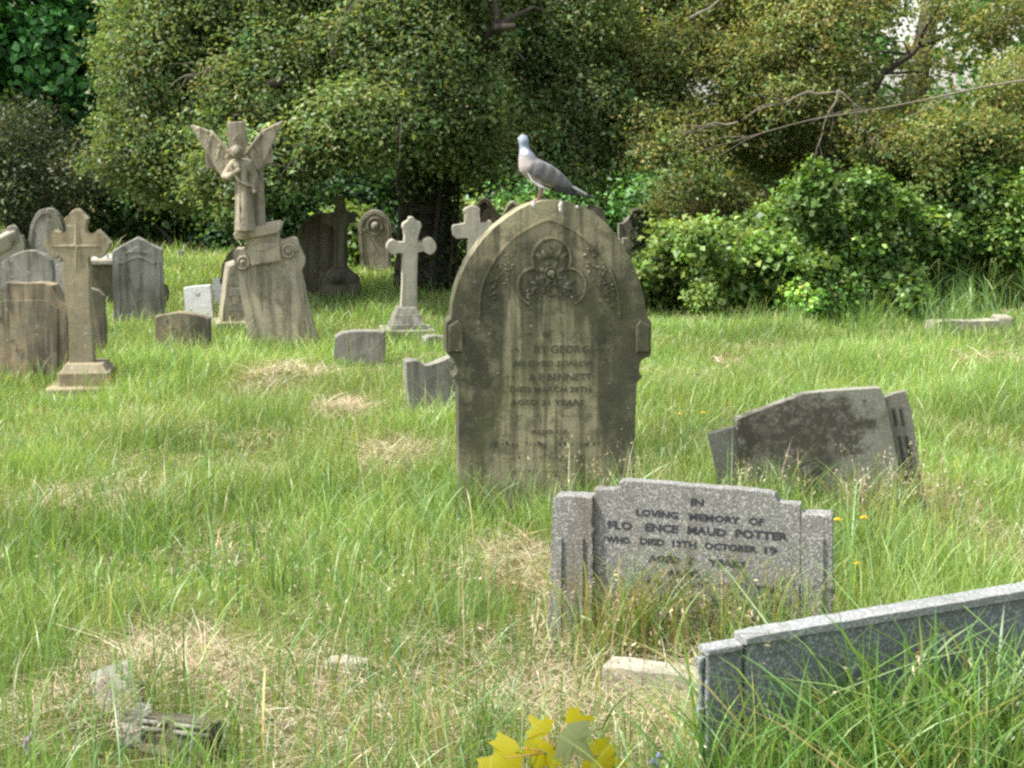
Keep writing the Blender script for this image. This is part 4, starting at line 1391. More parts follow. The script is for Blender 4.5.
# -- 26 pale ornate small
pl, r = stone("headstone", 512, 270, 0, [(502, 273), (502.5, 214)] + smooth([(502.5, 214), (506.5, 206), (512, 201), (519, 205.5), (523, 212)], 3) + [(524, 273)], .12, S_PALE, "pale pointed arch stone peeping over the arched headstone's left shoulder", group=G2)
rim(pl, r, [(504.5, 265), (505, 214)] + smooth([(505, 214), (508, 208), (512.3, 203.5), (517, 207.5), (520.5, 213)], 3) + [(521.5, 265)], 1, .012, "moulding", S_PALE)
# -- 27 grey round right behind the main
stone("headstone", 592, 276, 0, [(578, 280), (578, 216)] + arc(592, 216, 13, 11, 175, 5, 12) + [(605, 280)], .12, S_GREY, "grey rounded stone just showing over the arched headstone's right shoulder", group=G2)
# -- 28 block with cross, ivy on it
pl = Plane(630, 274, 4)
r = thing("stone_cross", pl.o, "ivy grown cross shaped stone on a block far behind right of the arched headstone", "cross", "stone crosses")
bm = BM(); add_slab(bm, pl, rough(pl.uvs([(619.3, 238.5), (619, 224), (624.8, 223.7), (626, 220.5), (629, 217.3), (632.3, 215.8), (632.3, 210), (639.5, 209), (640, 215), (645, 219), (648, 223), (652, 224), (652, 238.5)]), .05, .002), .0, -.14, .008); fin(bm, "cross", S_GREY, r)
bm = BM(); u0, z0 = pl.uv(621.5, 280); u1, z1 = pl.uv(650, 237.5); add_box(bm, pl, u0, u1, -.1, z1, .06, -.26, .008); fin(bm, "block", S_PALE, r)
rt = np.random.default_rng(91)
iv2 = thing("stone_ivy", pl.o + Vector((.12, -.05, 0)), "ivy clump hanging over the far cross shaped stone", "ivy")
n = 700
zz = rt.uniform(.05, .68, n)
P = np.array(pl.o)[None] + np.stack([.14 + rt.normal(0, .055, n), -.09 + rt.normal(0, .05, n), zz], -1)
me = leaves_mesh("ivy_leaves", P, np.array([0, -1, .4]) + rt.normal(0, .5, (n, 3)), np.full(n, .06), np.full(n, .05), pick(n, np.array([(.03, .06, .02), (.045, .08, .025)]), None, .2), rt, iv2.location)
link("ivy_leaves", me, LEAF, iv2)

# ================================================================== THE ARCHED HEADSTONE
def arched_mat():
    m = N("weathered_brown_stone")
    v = m.coord((1, 1, 1), (3, 1, 2))
    big = m.noise(v, 3.0, 5, .6)
    col = m.mix(m.ramp(big, .36, .62), (0.355, 0.315, 0.19), (0.24, 0.22, 0.135))
    # soot and algae: dark flanks, a cleaner middle, streaks running down
    tc = m.n("ShaderNodeTexCoord")
    sx = m.n("ShaderNodeSeparateXYZ")
    m.l(tc.outputs["Object"], sx.inputs[0])
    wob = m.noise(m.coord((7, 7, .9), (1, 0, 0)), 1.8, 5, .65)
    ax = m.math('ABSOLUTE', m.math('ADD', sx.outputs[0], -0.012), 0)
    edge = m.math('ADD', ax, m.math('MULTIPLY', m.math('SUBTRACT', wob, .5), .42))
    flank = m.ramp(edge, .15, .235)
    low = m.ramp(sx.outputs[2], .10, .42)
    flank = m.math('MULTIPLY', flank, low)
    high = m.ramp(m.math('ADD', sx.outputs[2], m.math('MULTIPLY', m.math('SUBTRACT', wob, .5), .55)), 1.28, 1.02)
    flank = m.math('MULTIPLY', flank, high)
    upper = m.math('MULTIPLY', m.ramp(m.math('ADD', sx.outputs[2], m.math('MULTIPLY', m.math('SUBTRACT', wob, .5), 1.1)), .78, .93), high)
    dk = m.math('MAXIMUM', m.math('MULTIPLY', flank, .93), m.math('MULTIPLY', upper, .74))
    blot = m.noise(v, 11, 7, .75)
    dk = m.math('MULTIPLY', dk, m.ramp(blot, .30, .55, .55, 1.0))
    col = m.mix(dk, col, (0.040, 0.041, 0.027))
    st = m.noise(m.coord((16, 16, .8), (5, 0, 2)), 1.4, 5, .65)
    col = m.mix(m.math('MULTIPLY', m.ramp(st, .46, .62), .75), col, (0.065, 0.064, 0.04))
    b2 = m.ramp(blot, .48, .62)
    col = m.mix(m.math('MULTIPLY', b2, .65), col, (0.07, 0.065, 0.042))
    gr = m.noise(v, 2.3, 4, .6)
    col = m.mix(m.math('MULTIPLY', m.ramp(gr, .46, .66), .35), col, (0.13, 0.135, 0.05))
    lc = m.noise(v, 55, 4, .7)
    col = m.mix(m.math('MULTIPLY', m.ramp(lc, .66, .70), .7), col, (.5, .49, .42))
    fine = m.noise(v, 150, 3, .7)
    col = m.mix(1.0, col, m.mix(fine, (.5,) * 3, (1.4,) * 3), 'MULTIPLY')
    b = m.n("ShaderNodeBsdfPrincipled")
    b.inputs["Roughness"].default_value = .93
    b.inputs["Specular IOR Level"].default_value = .2
    m.l(col, b.inputs["Base Color"])
    bp = m.n("ShaderNodeBump")
    bp.inputs["Strength"].default_value = .7
    bp.inputs["Distance"].default_value = .008
    m.l(m.math('ADD', blot, m.math('MULTIPLY', fine, .5)), bp.inputs["Height"])
    m.l(bp.outputs[0], b.inputs["Normal"])
    m.l(b.outputs[0], m.out.inputs[0])
    return m.m
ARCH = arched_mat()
PM = Plane(549, 523, 8)
s = PM.s
r = thing("arched_headstone", PM.o, "tall brown weathered arched headstone with carved trefoil and stub shoulders, bird on top", "gravestone")
archL = [(451.5, 318), (453, 303), (456, 289), (461, 275), (467.5, 261), (475, 249.5), (484, 238), (494, 228), (505, 219), (517, 210.5), (530, 204), (541, 200.6)]
archR = [(553, 200.2), (566, 201.5), (580, 205.5), (593, 212), (605, 222), (616, 234.5), (625.5, 248.5), (633, 263.5), (639, 279), (644, 296), (647, 318)]
earL = [(459.5, 530), (458.8, 420), (458, 384)] + smooth([(458, 384), (456.2, 381), (453.2, 378.5), (454.5, 375), (457, 374), (457.4, 366), (455, 359), (451.5, 357.6), (449, 355.5), (448.8, 352.5), (446.8, 351.5), (446.5, 325), (448, 321.5), (451.5, 318)], 3)
earR = smooth([(647, 318), (650.5, 321), (651.3, 325), (651, 350), (650.3, 356), (646, 357.5), (641.5, 360), (639.3, 366), (639.5, 373.5), (641.5, 375), (641.5, 378.5), (638.5, 380), (636.6, 384)], 3) + [(635.5, 420), (634.5, 530)]
out = earL + archL[1:] + archR[:-1] + earR
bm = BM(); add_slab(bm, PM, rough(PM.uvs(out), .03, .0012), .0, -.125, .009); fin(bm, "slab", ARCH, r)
# border moulding following the arch and the shoulders' blocks
inner = [(480, 318), (481, 296), (486, 278), (495, 261), (507, 246), (521, 234), (536, 225.5), (549.5, 220.5), (563, 225.5), (578, 234), (592, 246), (604, 261), (612, 278), (617, 296), (618.5, 318)]
ia = smooth(inner, 4)
rim(PM, r, ia, 2.0, .007, "arch_moulding", ARCH, .012)
for pts in ([(448.5, 352), (448.5, 326), (458, 320), (463, 326), (463, 352)], [(636, 352), (636, 326), (640, 320), (649.5, 326), (649.5, 352)]):
    panel(PM, r, pts, .012, "shoulder_block", ARCH, .02, .006)
# trefoil sunk in the arch: a raised rim round three lobes, with the flower inside
tre = arc(551, 258.5, 18.5, 20.5, 215, -35, 16)[:]
right_l = arc(569.5, 286, 14.5, 17, 115, -75, 12)
left_l = arc(533.0, 286, 14.5, 17, 255, 65, 12)
tref = left_l + arc(551, 258.5, 18.0, 20.0, 205, -25, 16) + right_l
rim(PM, r, tref, 2.2, .012, "trefoil_moulding", ARCH, .016)
bm = BM()
rq = random.Random(12)
def petal(bm, cx_, cy_, L, wd, ang, d=.003, h=.012):
    """a carved leaf: a flat pointed lens with a raised midrib"""
    a = R(ang); dx_, dy_ = math.cos(a), -math.sin(a)
    X_ = (PM.u * dx_ - Vector((0, 0, 1)) * dy_).normalized()
    Z_ = PM.n.cross(X_)
    pr = [(0, .15), (.2, .75), (.45, 1.0), (.7, .7), (1, .03)]
    o_ = PM.W(cx_, cy_, d)
    top = [bm.verts.new(o_ + X_ * (t * L * s) + PM.n * h * (1 - .5 * abs(t - .4))) for t, q in pr]
    lf_ = [bm.verts.new(o_ + X_ * (t * L * s) + Z_ * (q * wd * s) - PM.n * .004) for t, q in pr]
    rt_ = [bm.verts.new(o_ + X_ * (t * L * s) - Z_ * (q * wd * s) - PM.n * .004) for t, q in pr]
    for i in range(len(pr) - 1):
        bm.faces.new((top[i], top[i + 1], lf_[i + 1], lf_[i]))
        bm.faces.new((top[i], rt_[i], rt_[i + 1], top[i + 1]))
c0 = (551, 274)
add_ell(bm, PM.W(*c0, .012), (4.6 * s, 3.6 * s, 4.6 * s))
uv = PM.uvs(arc(*c0, 7.5, 7.5, 0, 345, 18)); add_band(bm, PM, uv, offset(uv, 1.6 * s), .014, -.004)
for i in range(8):
    a_ = 45 * i + 22
    petal(bm, c0[0] + 5 * math.cos(R(a_)), c0[1] - 5 * math.sin(R(a_)), 11, 3.6, a_, .002, .014)
for dx_, a in ((-4, 122), (0, 92), (4, 58), (-7, 150), (7, 30)):
    petal(bm, 551 + dx_, 259, 13, 3.8, a, .002, .014)
for sx_ in (-1, 1):
    for a, L_ in ((20, 12), (75, 12), (-35, 11), (130, 8)):
        petal(bm, 551 + sx_ * 12, 285, L_, 3.4, a if sx_ > 0 else 180 - a, .002, .013)
for i in range(46):
    add_ell(bm, PM.W(551 + rq.uniform(-25, 25), 290 + rq.uniform(-4, 10), .004), (rq.uniform(.8, 2.0) * s, .010, rq.uniform(.8, 2.0) * s), sub=1)
fin(bm, "carved_flower", stone_mat("carved_stone", (0.20, 0.185, 0.125), (0.13, 0.125, 0.085), (.045, .045, .03), (.50, .49, .43), 9, .8, .8, sc=1.6), r, None, True)
bm = BM()
for sx_ in (-1, 1):   # leafy carving in the spandrels
    for i in range(54):
        t = rq.random()
        px_ = 551 + sx_ * (36 + 25 * t + rq.uniform(-5, 7)); py_ = 252 + 42 * t + rq.uniform(-12, 14)
        if sx_ < 0: px_ -= 2
        add_ell(bm, PM.W(px_, py_, .001), (rq.uniform(.9, 2.4) * s, .006, rq.uniform(.9, 2.4) * s), sub=1)
    for i in range(7):
        petal(bm, 551 + sx_ * (40 + 3.2 * i), 252 + 7 * i, 8, 1.9, (60 if i % 2 else 200) if sx_ > 0 else (120 if i % 2 else -20), -.004, .007)
fin(bm, "spandrel_carving", ARCH, r, None, True)
INK2 = plain_mat("worn_cut_letters", (0.06, 0.06, 0.042), .95, .35, 80, .2)
bm = BM()
add_text(bm, PM, "OF", (542, 336.5), (550.5, 336.5), 4.5, .0)
add_text(bm, PM, "RY GEORGE", (534, 353), (595, 353), 7.8, .0)
add_text(bm, PM, "BELOVED SON OF", (512, 366), (592, 366), 5.4, .0, shear=.25)
add_text(bm, PM, "& E BENNETT", (529, 380.3), (592, 380.3), 7.0, .0)
add_text(bm, PM, "DIED MARCH 28TH", (510, 392), (591, 392), 5.6, .0)
add_text(bm, PM, "AGED 21 YEARS", (510, 405), (584, 405), 5.6, .0)
add_text(bm, PM, "ALSO OF", (531, 434), (567, 434), 4.6, .0)
for a, b_, h in (((503, 352.5), (530, 352.5), 6), ((504, 380), (524, 380), 6), ((516, 418), (582, 418), 4), ((490, 447.5), (606, 446.5), 6), ((500, 460), (600, 459), 4), ((512, 474), (590, 473), 4.5), ((525, 336), (538, 336), 3.5)):
    add_worn(bm, PM, a, b_, h, .0, RW, .72)
fin(bm, "inscription", INK2, r)
DROP = plain_mat("droppings", (.5, .48, .43), .8)
for px_, py_, w_, h_ in ((533, 205.5, 2.0, 4.2), (560.5, 206.5, 2.2, 6.0), (577, 207.2, 1.5, 1.6)):      # pale droppings below the perch
    bm = BM()
    add_ell(bm, PM.W(px_, py_, -.001), (w_ * s, .003, h_ * s), sub=3)
    for v in bm.verts:
        v.co += PM.u * RW.gauss(0, .0012) + Vector((0, 0, RW.gauss(0, .002)))
    fin(bm, "bird_dropping", DROP, r, None, True)

# ------------------------------------------------------------------ the wood pigeon
pg = thing("wood_pigeon", PM.W(545, 200, -.06), "grey wood pigeon with white neck patch perched on the arched headstone", "pigeon")
def B(px, py, d=0): return PM.W(px, py, -.06 + d * s)
ax_ = (PM.u * math.cos(R(-31)) + Vector((0, 0, 1)) * math.sin(R(-31)))
pr_ = (PM.u * math.sin(R(31)) + Vector((0, 0, 1)) * math.cos(R(31)))
bm = BM()
def flat(bm, px, py, d, ra, rp, rd, sub=2): add_ell(bm, B(px, py, d), (ra * s, rp * s, rd * s), ax_, pr_, PM.n, sub)
add_chain(bm, [B(525.4, 139.6, -1), B(525.8, 141.5, 0)], [5.3 * s, 5.4 * s])
add_chain(bm, [B(525.8, 141.5), B(526.2, 147), B(527.2, 153), B(529.4, 160)], [5.2 * s, 4.9 * s, 6.4 * s, 9.3 * s])
add_chain(bm, [B(529.4, 160), B(531.4, 166.5), B(538, 170.5), B(548, 174.5), B(558, 179.5), B(566, 184.5), B(572, 187.5)], [9.3 * s, 11.2 * s, 12 * s, 11.2 * s, 9.2 * s, 6.0 * s, 3.6 * s])
add_chain(bm, [B(542.5, 181, 3), B(542, 189, 3)], [4.6 * s, 2.2 * s]); add_chain(bm, [B(545, 182, -3), B(544.5, 189, -3)], [4.6 * s, 2.2 * s])
bd = remesh(bm, .0045, 4)
pts = np.empty(len(bd.vertices) * 3, dtype=np.float32); bd.vertices.foreach_get("co", pts); pts = pts.reshape(-1, 3)
PXY = np.array([proj(*q) for q in pts])
def sm_(e0, e1, x):
    t = np.clip((x - e0) / (e1 - e0), 0, 1); return (t * t * (3 - 2 * t))[:, None]
base = np.tile(np.array([[.31, .275, .262]]), (len(pts), 1))                       # pinkish breast
q = (PXY[:, 0] - 526) * .52 + 152 - PXY[:, 1]                                      # above the line = back
back = sm_(-9, -1, q); base = base * (1 - back) + np.array([.165, .155, .155]) * back
neck = sm_(158, 151, PXY[:, 1] + 0 * pts[:, 0]); base = base * (1 - neck) + np.array([.21, .245, .29]) * neck
belly = sm_(182, 188, PXY[:, 1]) * sm_(556, 546, PXY[:, 0]); base = base * (1 - belly) + np.array([.36, .33, .31]) * belly
wp = np.exp(-(((PXY[:, 0] - 524.6) / 3.4) ** 2 + ((PXY[:, 1] - 151.2) / 3.0) ** 2) ** 2)[:, None]
side = (((pts - np.array(B(526, 150))) @ np.array(PM.n)) > -.004)[:, None]
wp2 = np.exp(-(((PXY[:, 0] - 528.2) / 2.4) ** 2 + ((PXY[:, 1] - 146.2) / 3.0) ** 2) ** 2)[:, None]
base = base * (1 - wp2 * .6) + np.array([.14, .21, .22]) * wp2 * .6
base = base * (1 - wp * side) + np.array([.80, .80, .80]) * wp * side
at = bd.attributes.new("col", 'FLOAT_COLOR', 'POINT')
c4 = np.ones((len(pts), 4), dtype=np.float32); c4[:, :3] = base; at.data.foreach_set("color", c4.ravel())
FEATH = attr_mat("plumage", .75)
link_world("body", bd, FEATH, pg)
WINGM = plain_mat("wing_feathers", (.118, .116, .112), .75, .22, 90, .35)
PRIM = plain_mat("flight_feathers", (.035, .033, .034), .7, .25, 80, .3)
WHITE = plain_mat("white_feathers", (.72, .71, .68), .8, .1)
for sg in (1, -1):
    bm = BM()
    for px_, py_, d_, ra, rp in ((534, 168, 8.6, 6, 7.5), (540, 170, 9.6, 8, 9.4), (548, 174, 9.2, 9, 10), (557, 178.5, 8.0, 8, 8.8), (564, 182.5, 6.4, 7, 6.4), (569, 185, 5.0, 5, 4.4)):
        flat(bm, px_, py_, d_ * sg, ra, rp, 3.4)
    wg = link_world("wing", remesh(bm, .0045, 3), WINGM, pg)
    bm = BM()
    for i in range(5):
        add_chain(bm, [B(556, 184.5 + i * 1.3, 8 * sg), B(571, 190.5 + i * .9, (6.5) * sg), B(585 - i * 2.2, 196.8 - i * .1, (4.0) * sg)], [1.5 * s, 1.5 * s, .7 * s], 1)
    link_world("flight_feathers", remesh(bm, .004, 1), PRIM, wg)
    bm = BM()
    add_chain(bm, [B(528.6, 173, 9.0 * sg), B(532, 180, 11 * sg), B(540, 186, 11.3 * sg), B(549, 189.2, 9.6 * sg)], [.3 * s, .6 * s, .75 * s, .4 * s], 1)
    fin(bm, "wing_edge", WHITE, wg, None, True)
bm = BM()
for d_ in (-5, -2.5, 0, 2.5, 5):
    add_chain(bm, [B(567, 183.5, d_ * .6), B(580, 190.5, d_), B(590, 196, d_ * 1.15)], [2.0 * s, 1.9 * s, 1.6 * s], 1)
tl = link_world("tail", remesh(bm, .004, 2), plain_mat("tail_feathers", (.24, .235, .235), .75, .2, 90, .3), pg)
bm = BM()
for d_ in (-5, -2.5, 0, 2.5, 5):
    add_chain(bm, [B(588.5, 195, d_ * 1.15), B(595.5, 199, d_ * 1.25)], [1.75 * s, 1.1 * s], 1)
link_world("tail_band", remesh(bm, .004, 1), PRIM, tl)
PINK = plain_mat("pink_leg", (.30, .18, .16), .7, .2, 100, .2)
for d_, fx in ((3.2, 0), (-3.2, 3)):
    bm = BM()
    ft = B(540 + fx, 200.4 if fx == 0 else 199.8, d_)
    add_tube(bm, [B(542 + fx, 187, d_), B(541.4 + fx, 194, d_), ft], [1.5 * s, 1.15 * s, 1.2 * s], 7)
    for dx_, dd, dz in ((-7.5, 2.4, 2.4), (-8.5, 0, 3.0), (-7, -2.4, 2.2), (4, 0, -.2)):
        tip_ = ft + PM.u * dx_ * s + PM.n * dd * s - Vector((0, 0, dz * s))
        add_tube(bm, [ft, ft.lerp(tip_, .5) + Vector((0, 0, .5 * s)), tip_], [.95 * s, .85 * s, .35 * s], 6)
    fin(bm, "leg", PINK, pg, None, True)
bm = BM()   # it looks away: the beak is on the far side
hd = B(524.8, 140, -4.5)
add_tube(bm, [hd, hd - PM.n * 3.5 * s - PM.u * 1.6 * s, hd - PM.n * 6.8 * s - PM.u * 2.8 * s - Vector((0, 0, 1.0 * s))], [1.5 * s, 1.2 * s, .3 * s], 7)
fin(bm, "beak", plain_mat("beak", (.5, .28, .12), .5), pg, None, True)
for du, dn in ((-4.7, -1.6), (3.6, -3.0)):
    bm = BM(); add_ell(bm, B(525.5, 138.8, 0) + PM.u * du * s + PM.n * dn * s, .95 * s)
    fin(bm, "eye", plain_mat("eye", (.5, .45, .2), .2), pg, None, True)

# ================================================================== GRANITE STONES IN FRONT
GRAN = granite_mat("grey_granite", (.385, .375, .34), (.255, .25, .225), (.11, .107, .098), (.13, .105, .075), 1, .85, .9)
GRAN2 = granite_mat("blue_grey_granite", (.27, .285, .275), (.165, .178, .172), (.085, .097, .095), (.09, .10, .09), 4, .5, .35)
GRAN_LIT = granite_mat("lit_granite", (.34, .345, .33), (.24, .245, .235), (.14, .145, .14), (.14, .14, .13), 4, .4, .4)  # for the copings: same granite lightened, sunlight on the top put into its colour
LICHG = granite_mat("lichen_dark_stone", (.29, .285, .22), (.235, .23, .18), (.165, .16, .125), (.15, .13, .085), 7.6, .5, .5, (.046, .040, .027), (-.05, .36, .26, .15))
WINGG = granite_mat("plain_weathered_stone", (.25, .24, .19), (.20, .19, .15), (.13, .12, .095), (.08, .075, .05), 5, .6, .5)
P1 = Plane(690, 648, -14)
s = P1.s
r = thing("stepped_headstone", P1.o, "low speckled grey granite headstone with stepped shoulders and black lettering", "gravestone")
out = [(602, 670), (598, 497), (594, 489.5), (619.5, 490), (619.5, 481), (640, 482.2), (700, 487), (768, 492.5), (774.5, 494.5), (776, 502.8), (800, 505), (801, 513), (800, 670)]
out = [(594, 670), (594, 489.2), (619.5, 490.2), (619.5, 481), (640, 482.2), (700, 487), (768, 492.5), (774.5, 494.5), (776, 502.8), (800, 505), (799.5, 670)]
bm = BM(); add_slab(bm, P1, rough(P1.uvs(out), .02, .0016), .0, -.055, .006); fin(bm, "slab", GRAN, r)
for pts in ([(547, 672), (551.5, 590), (554.5, 497), (557.5, 494.8), (593.3, 496.2), (593.3, 672)], [(800.8, 672), (801.3, 513), (830, 513.6), (832.5, 516), (831.5, 672)]):
    bm = BM(); add_slab(bm, P1, rough(P1.uvs(pts), .02, .0016), .022, -.058, .007)
    o = fin(bm, "pilaster", GRAN, r)
    x0 = min(p[0] for p in pts); x1 = max(p[0] for p in pts)
    bm = BM()
    for a, b_ in (((x0 + 9, 536), (x0 + 17, 536)), ((x1 - 17, 536), (x1 - 8, 536))):
        add_slab(bm, P1, P1.uvs([(a[0], 640), (a[0] + .5, a[1]), (b_[0], b_[1]), (b_[0] - .5, 640)]), .03, .015, .003)
    fin(bm, "fluting", GRAN, o)
LEAD = plain_mat("lead_letters", (.035, .037, .042), .6, .3, 60, .1)
bm = BM()
add_text(bm, P1, "IN", (690.5, 504.6), (703.5, 505.8), 7, 0, bold=.035)
add_text(bm, P1, "LOVING", (636, 515), (678, 518.6), 6.8, 0, bold=.035)
add_text(bm, P1, "MEMORY", (689, 519.5), (740, 523.4), 6.8, 0, bold=.035)
add_text(bm, P1, "OF", (748.5, 524), (764, 525.2), 6.8, 0, bold=.035)
add_text(bm, P1, "FLO", (608, 528), (632, 529.6), 7.8, 0, bold=.035)
add_text(bm, P1, "ENCE", (645, 530.5), (678, 532.8), 7.8, 0, bold=.035)
add_text(bm, P1, "MAUD", (687, 533.4), (726, 536.2), 7.8, 0, bold=.035)
add_text(bm, P1, "POTTER", (735, 536.8), (788, 540.6), 7.8, 0, bold=.035)
add_text(bm, P1, "WHO", (606, 542), (630, 543.4), 6.6, 0, bold=.035)
add_text(bm, P1, "DIED", (640, 544), (664, 545.6), 6.6, 0, bold=.035)
add_text(bm, P1, "13TH", (672, 546.2), (696, 548), 6.6, 0, bold=.035)
add_text(bm, P1, "OCTOBER", (704, 548.6), (757, 552.4), 6.6, 0, bold=.035)
add_text(bm, P1, "19", (764, 553), (777, 554), 6.6, 0, bold=.035)
add_text(bm, P1, "AGED", (648, 561), (680, 563.2), 6.6, 0, bold=.035)
add_text(bm, P1, "7", (688, 563.8), (693, 564.2), 6.6, 0, bold=.035)
add_text(bm, P1, "YEARS", (708, 565.2), (746, 567.8), 6.4, 0, bold=.035)
add_text(bm, P1, "ALSO", (667, 575), (700, 577.4), 6.2, 0, bold=.035)
add_text(bm, P1, "TTER", (755, 591.8), (783, 593.8), 6.4, 0, bold=.035)
add_text(bm, P1, "195", (764, 606.8), (784, 608.2), 6, 0, bold=.035)
for a, b_, h in (((622, 582.6), (748, 591.2), 6), ((622, 597), (755, 606), 5.6), ((660, 612), (740, 618), 5)):
    add_worn(bm, P1, a, b_, h, 0, RW, .55)
fin(bm, "lettering", LEAD, r)

# -- lichened stone leaning on the right
P2 = Plane(820, 512, 6)
s = P2.s
r = thing("leaning_headstone", P2.o, "tilted dark lichen covered headstone with low stepped wings on the right", "gravestone")
bm = BM(); add_slab(bm, P2, rough(P2.uvs([(752, 530), (734.7, 419), (769, 406), (804.4, 393), (842, 389.5), (879.5, 387), (883.5, 397), (896, 460), (910, 530)]), .03, .0015), .02, -.04, .004); fin(bm, "slab", LICHG, r)
for pts, fl in (([(728, 530), (718, 474), (709.6, 434.5), (722, 431), (736, 427.5), (752, 530)], [(715, 445, 731, 500), ]), ([(884.3, 397.5), (895, 394), (906.8, 391), (912, 412), (920, 460), (928, 503), (932, 530), (910.5, 530)], [(891.5, 412, 901, 428)])):
    bm = BM(); add_slab(bm, P2, rough(P2.uvs(pts), .03, .0015), -.008, -.045, .004)
    o = fin(bm, "wing", WINGG, r)
    if fl[0][0] > 800:
        bm = BM()
        for x in (892, 899):
            add_slab(bm, P2, P2.uvs([(x, 409), (x + 3, 408), (x + 6.5, 426), (x + 3.5, 427)]), -.006, -.02, .002)
            add_slab(bm, P2, P2.uvs([(x + 6, 437), (x + 9, 436), (x + 18, 480), (x + 15, 481)]), -.006, -.02, .002)
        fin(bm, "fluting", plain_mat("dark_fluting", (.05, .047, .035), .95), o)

# -- blue grey granite at the lower right corner
P3 = Plane(712, 872, 20)
s = P3.s
r = thing("granite_headstone", P3.o, "dull blue grey granite headstone end on in tall grass at the lower right", "gravestone")
def ln(px): return 636.5 + (px - 745) * (589.5 - 636.5) / (1024 - 745)
bm = BM()
add_slab(bm, P3, P3.uvs([(747, 900), (747, ln(747) + 8), (1180, ln(1180) + 8), (1180, 860)]), .0, -.046, .005)
fin(bm, "slab", GRAN2, r)
bm = BM(); add_slab(bm, P3, rough(P3.uvs([(744.5, ln(744.5) + 7.5), (744.5, ln(744.5) + 1.5), (747, ln(747) + .0), (1184, ln(1184)), (1184, ln(1184) + 7.5)]), .03, .001), .010, -.052, .004); fin(bm, "coping", GRAN_LIT, r)
bm = BM(); add_slab(bm, P3, P3.uvs([(710, 900), (710, 657.2), (746.2, 651), (746.2, 900)]), -.012, -.044, .005); fin(bm, "shoulder", GRAN2, r)
bm = BM(); add_slab(bm, P3, P3.uvs([(708, 656.6), (708, 650.2), (743.6, 644.2), (743.6, 650.8)]), .000, -.050, .004); fin(bm, "coping", GRAN_LIT, r)
bm = BM()
for y in (665, 716, 768):
    add_slab(bm, P3, P3.uvs([(703, y + 8), (703, y - 3), (709.2, y - 5), (709.2, y + 8)]), -.02, -.042, .004)
add_slab(bm, P3, P3.uvs([(706, 900), (706, 664), (709.4, 663), (709.4, 900)]), -.026, -.040, .003)
fin(bm, "end_fluting", GRAN2, r)

# -- pale kerbs lying in the grass
def kerb(name, a, b, wdt, ht, mat, label, group=None, sink=.0, cat="kerb"):
    A_, B_ = G(*a), G(*b)
    d = B_ - A_
    yaw = math.degrees(math.atan2(d.y, d.x))
    pl = Plane(*a, yaw)
    r = thing(name, pl.o, label, cat, group)
    L = d.length
    bm = BM()
    add_slab(bm, pl, rough([(0, -.08), (L, -.08), (L, ht), (0, ht)], .05, .004), .0, -wdt, .01)
    fin(bm, "block", mat, r)
    return pl, r
kerb("grave_kerb", (602, 684), (702, 700), .11, .055, S_PALE, "pale kerb stone lying in grass left of the lower right granite headstone", "kerb stones lying in the grass")
kerb("grave_kerb", (676, 648), (742, 646), .10, .055, S_TAN, "short tan kerb at the foot of the lettered granite headstone", "kerb stones lying in the grass")
kerb("grave_kerb", (934, 338), (1000, 336), .16, .125, S_PALE, "long low pale kerb far right in front of the bramble thicket", "kerb stones lying in the grass")
pl = Plane(1001, 334, 0)
r = thing("kerb_block", pl.o, "small pale square block at the end of the long pale kerb on the far right", "block")
bm = BM(); u0, _ = pl.uv(992.5, 330); u1, z1 = pl.uv(1012, 315.5); add_box(bm, pl, u0, u1, -.1, z1, .1, -.12, .02, .01); fin(bm, "block", S_PALE, r)
kerb("grave_kerb", (893, 578), (940, 570), .08, .05, S_PALE, "broken pale kerb piece below the tilted lichened headstone", "kerb stones lying in the grass")
kerb("grave_kerb", (325, 676), (362, 680), .07, .05, S_PALE, "small pale stone fragment in the dry grass in the foreground", "kerb stones lying in the grass")
# -- broken masonry in the left foreground
def chunk(name, px, py, yaw, w_, dpt, h_, tilt, roll, mat, label, seed, cat="rubble"):
    rd = random.Random(seed)
    c = G(px, py)
    r = thing(name, c, label, cat, "broken masonry in the foreground")
    bm = BM()
    bmesh.ops.create_cube(bm, size=1.0)
    bmesh.ops.subdivide_edges(bm, edges=bm.edges[:], cuts=4, use_grid_fill=True)
    for v in bm.verts:
        v.co = Vector((v.co.x * w_, v.co.y * dpt, v.co.z * h_)) + Vector((rd.gauss(0, .005), rd.gauss(0, .005), rd.gauss(0, .003)))
    m = Matrix.Translation(c + Vector((0, 0, h_ * .3))) @ Matrix.Rotation(R(yaw), 4, 'Z') @ Matrix.Rotation(R(tilt), 4, 'X') @ Matrix.Rotation(R(roll), 4, 'Y')
    bm.transform(m)
    fin(bm, "block", mat, r)
    return r, m
chunk("broken_slab", 120, 712, 28, .115, .24, .07, 30, -14, S_GREY, "larger tilted grey slab of broken kerb in dead grass, lower left", 1)
chunk("broken_slab", 139, 738, 20, .10, .13, .06, 28, -8, S_GREY, "smaller grey slab wedged between the larger slab and ridged stone", 2)
r, m = chunk("ridged_stone", 182, 752, -10, .19, .10, .115, -14, 3, S_DARK, "dark broken stone with ridged top edge in the lower left", 3)
bm = BM()
for z in (.026, .044):
    for x0, x1 in ((-.095, -.03), (-.004, .094)):
        q = [m @ Vector((x0, -.052, z)), m @ Vector((x1, -.052, z))]
        add_tube(bm, q, [.007, .007], 6)
fin(bm, "ridge", S_GREY, r, None, True)

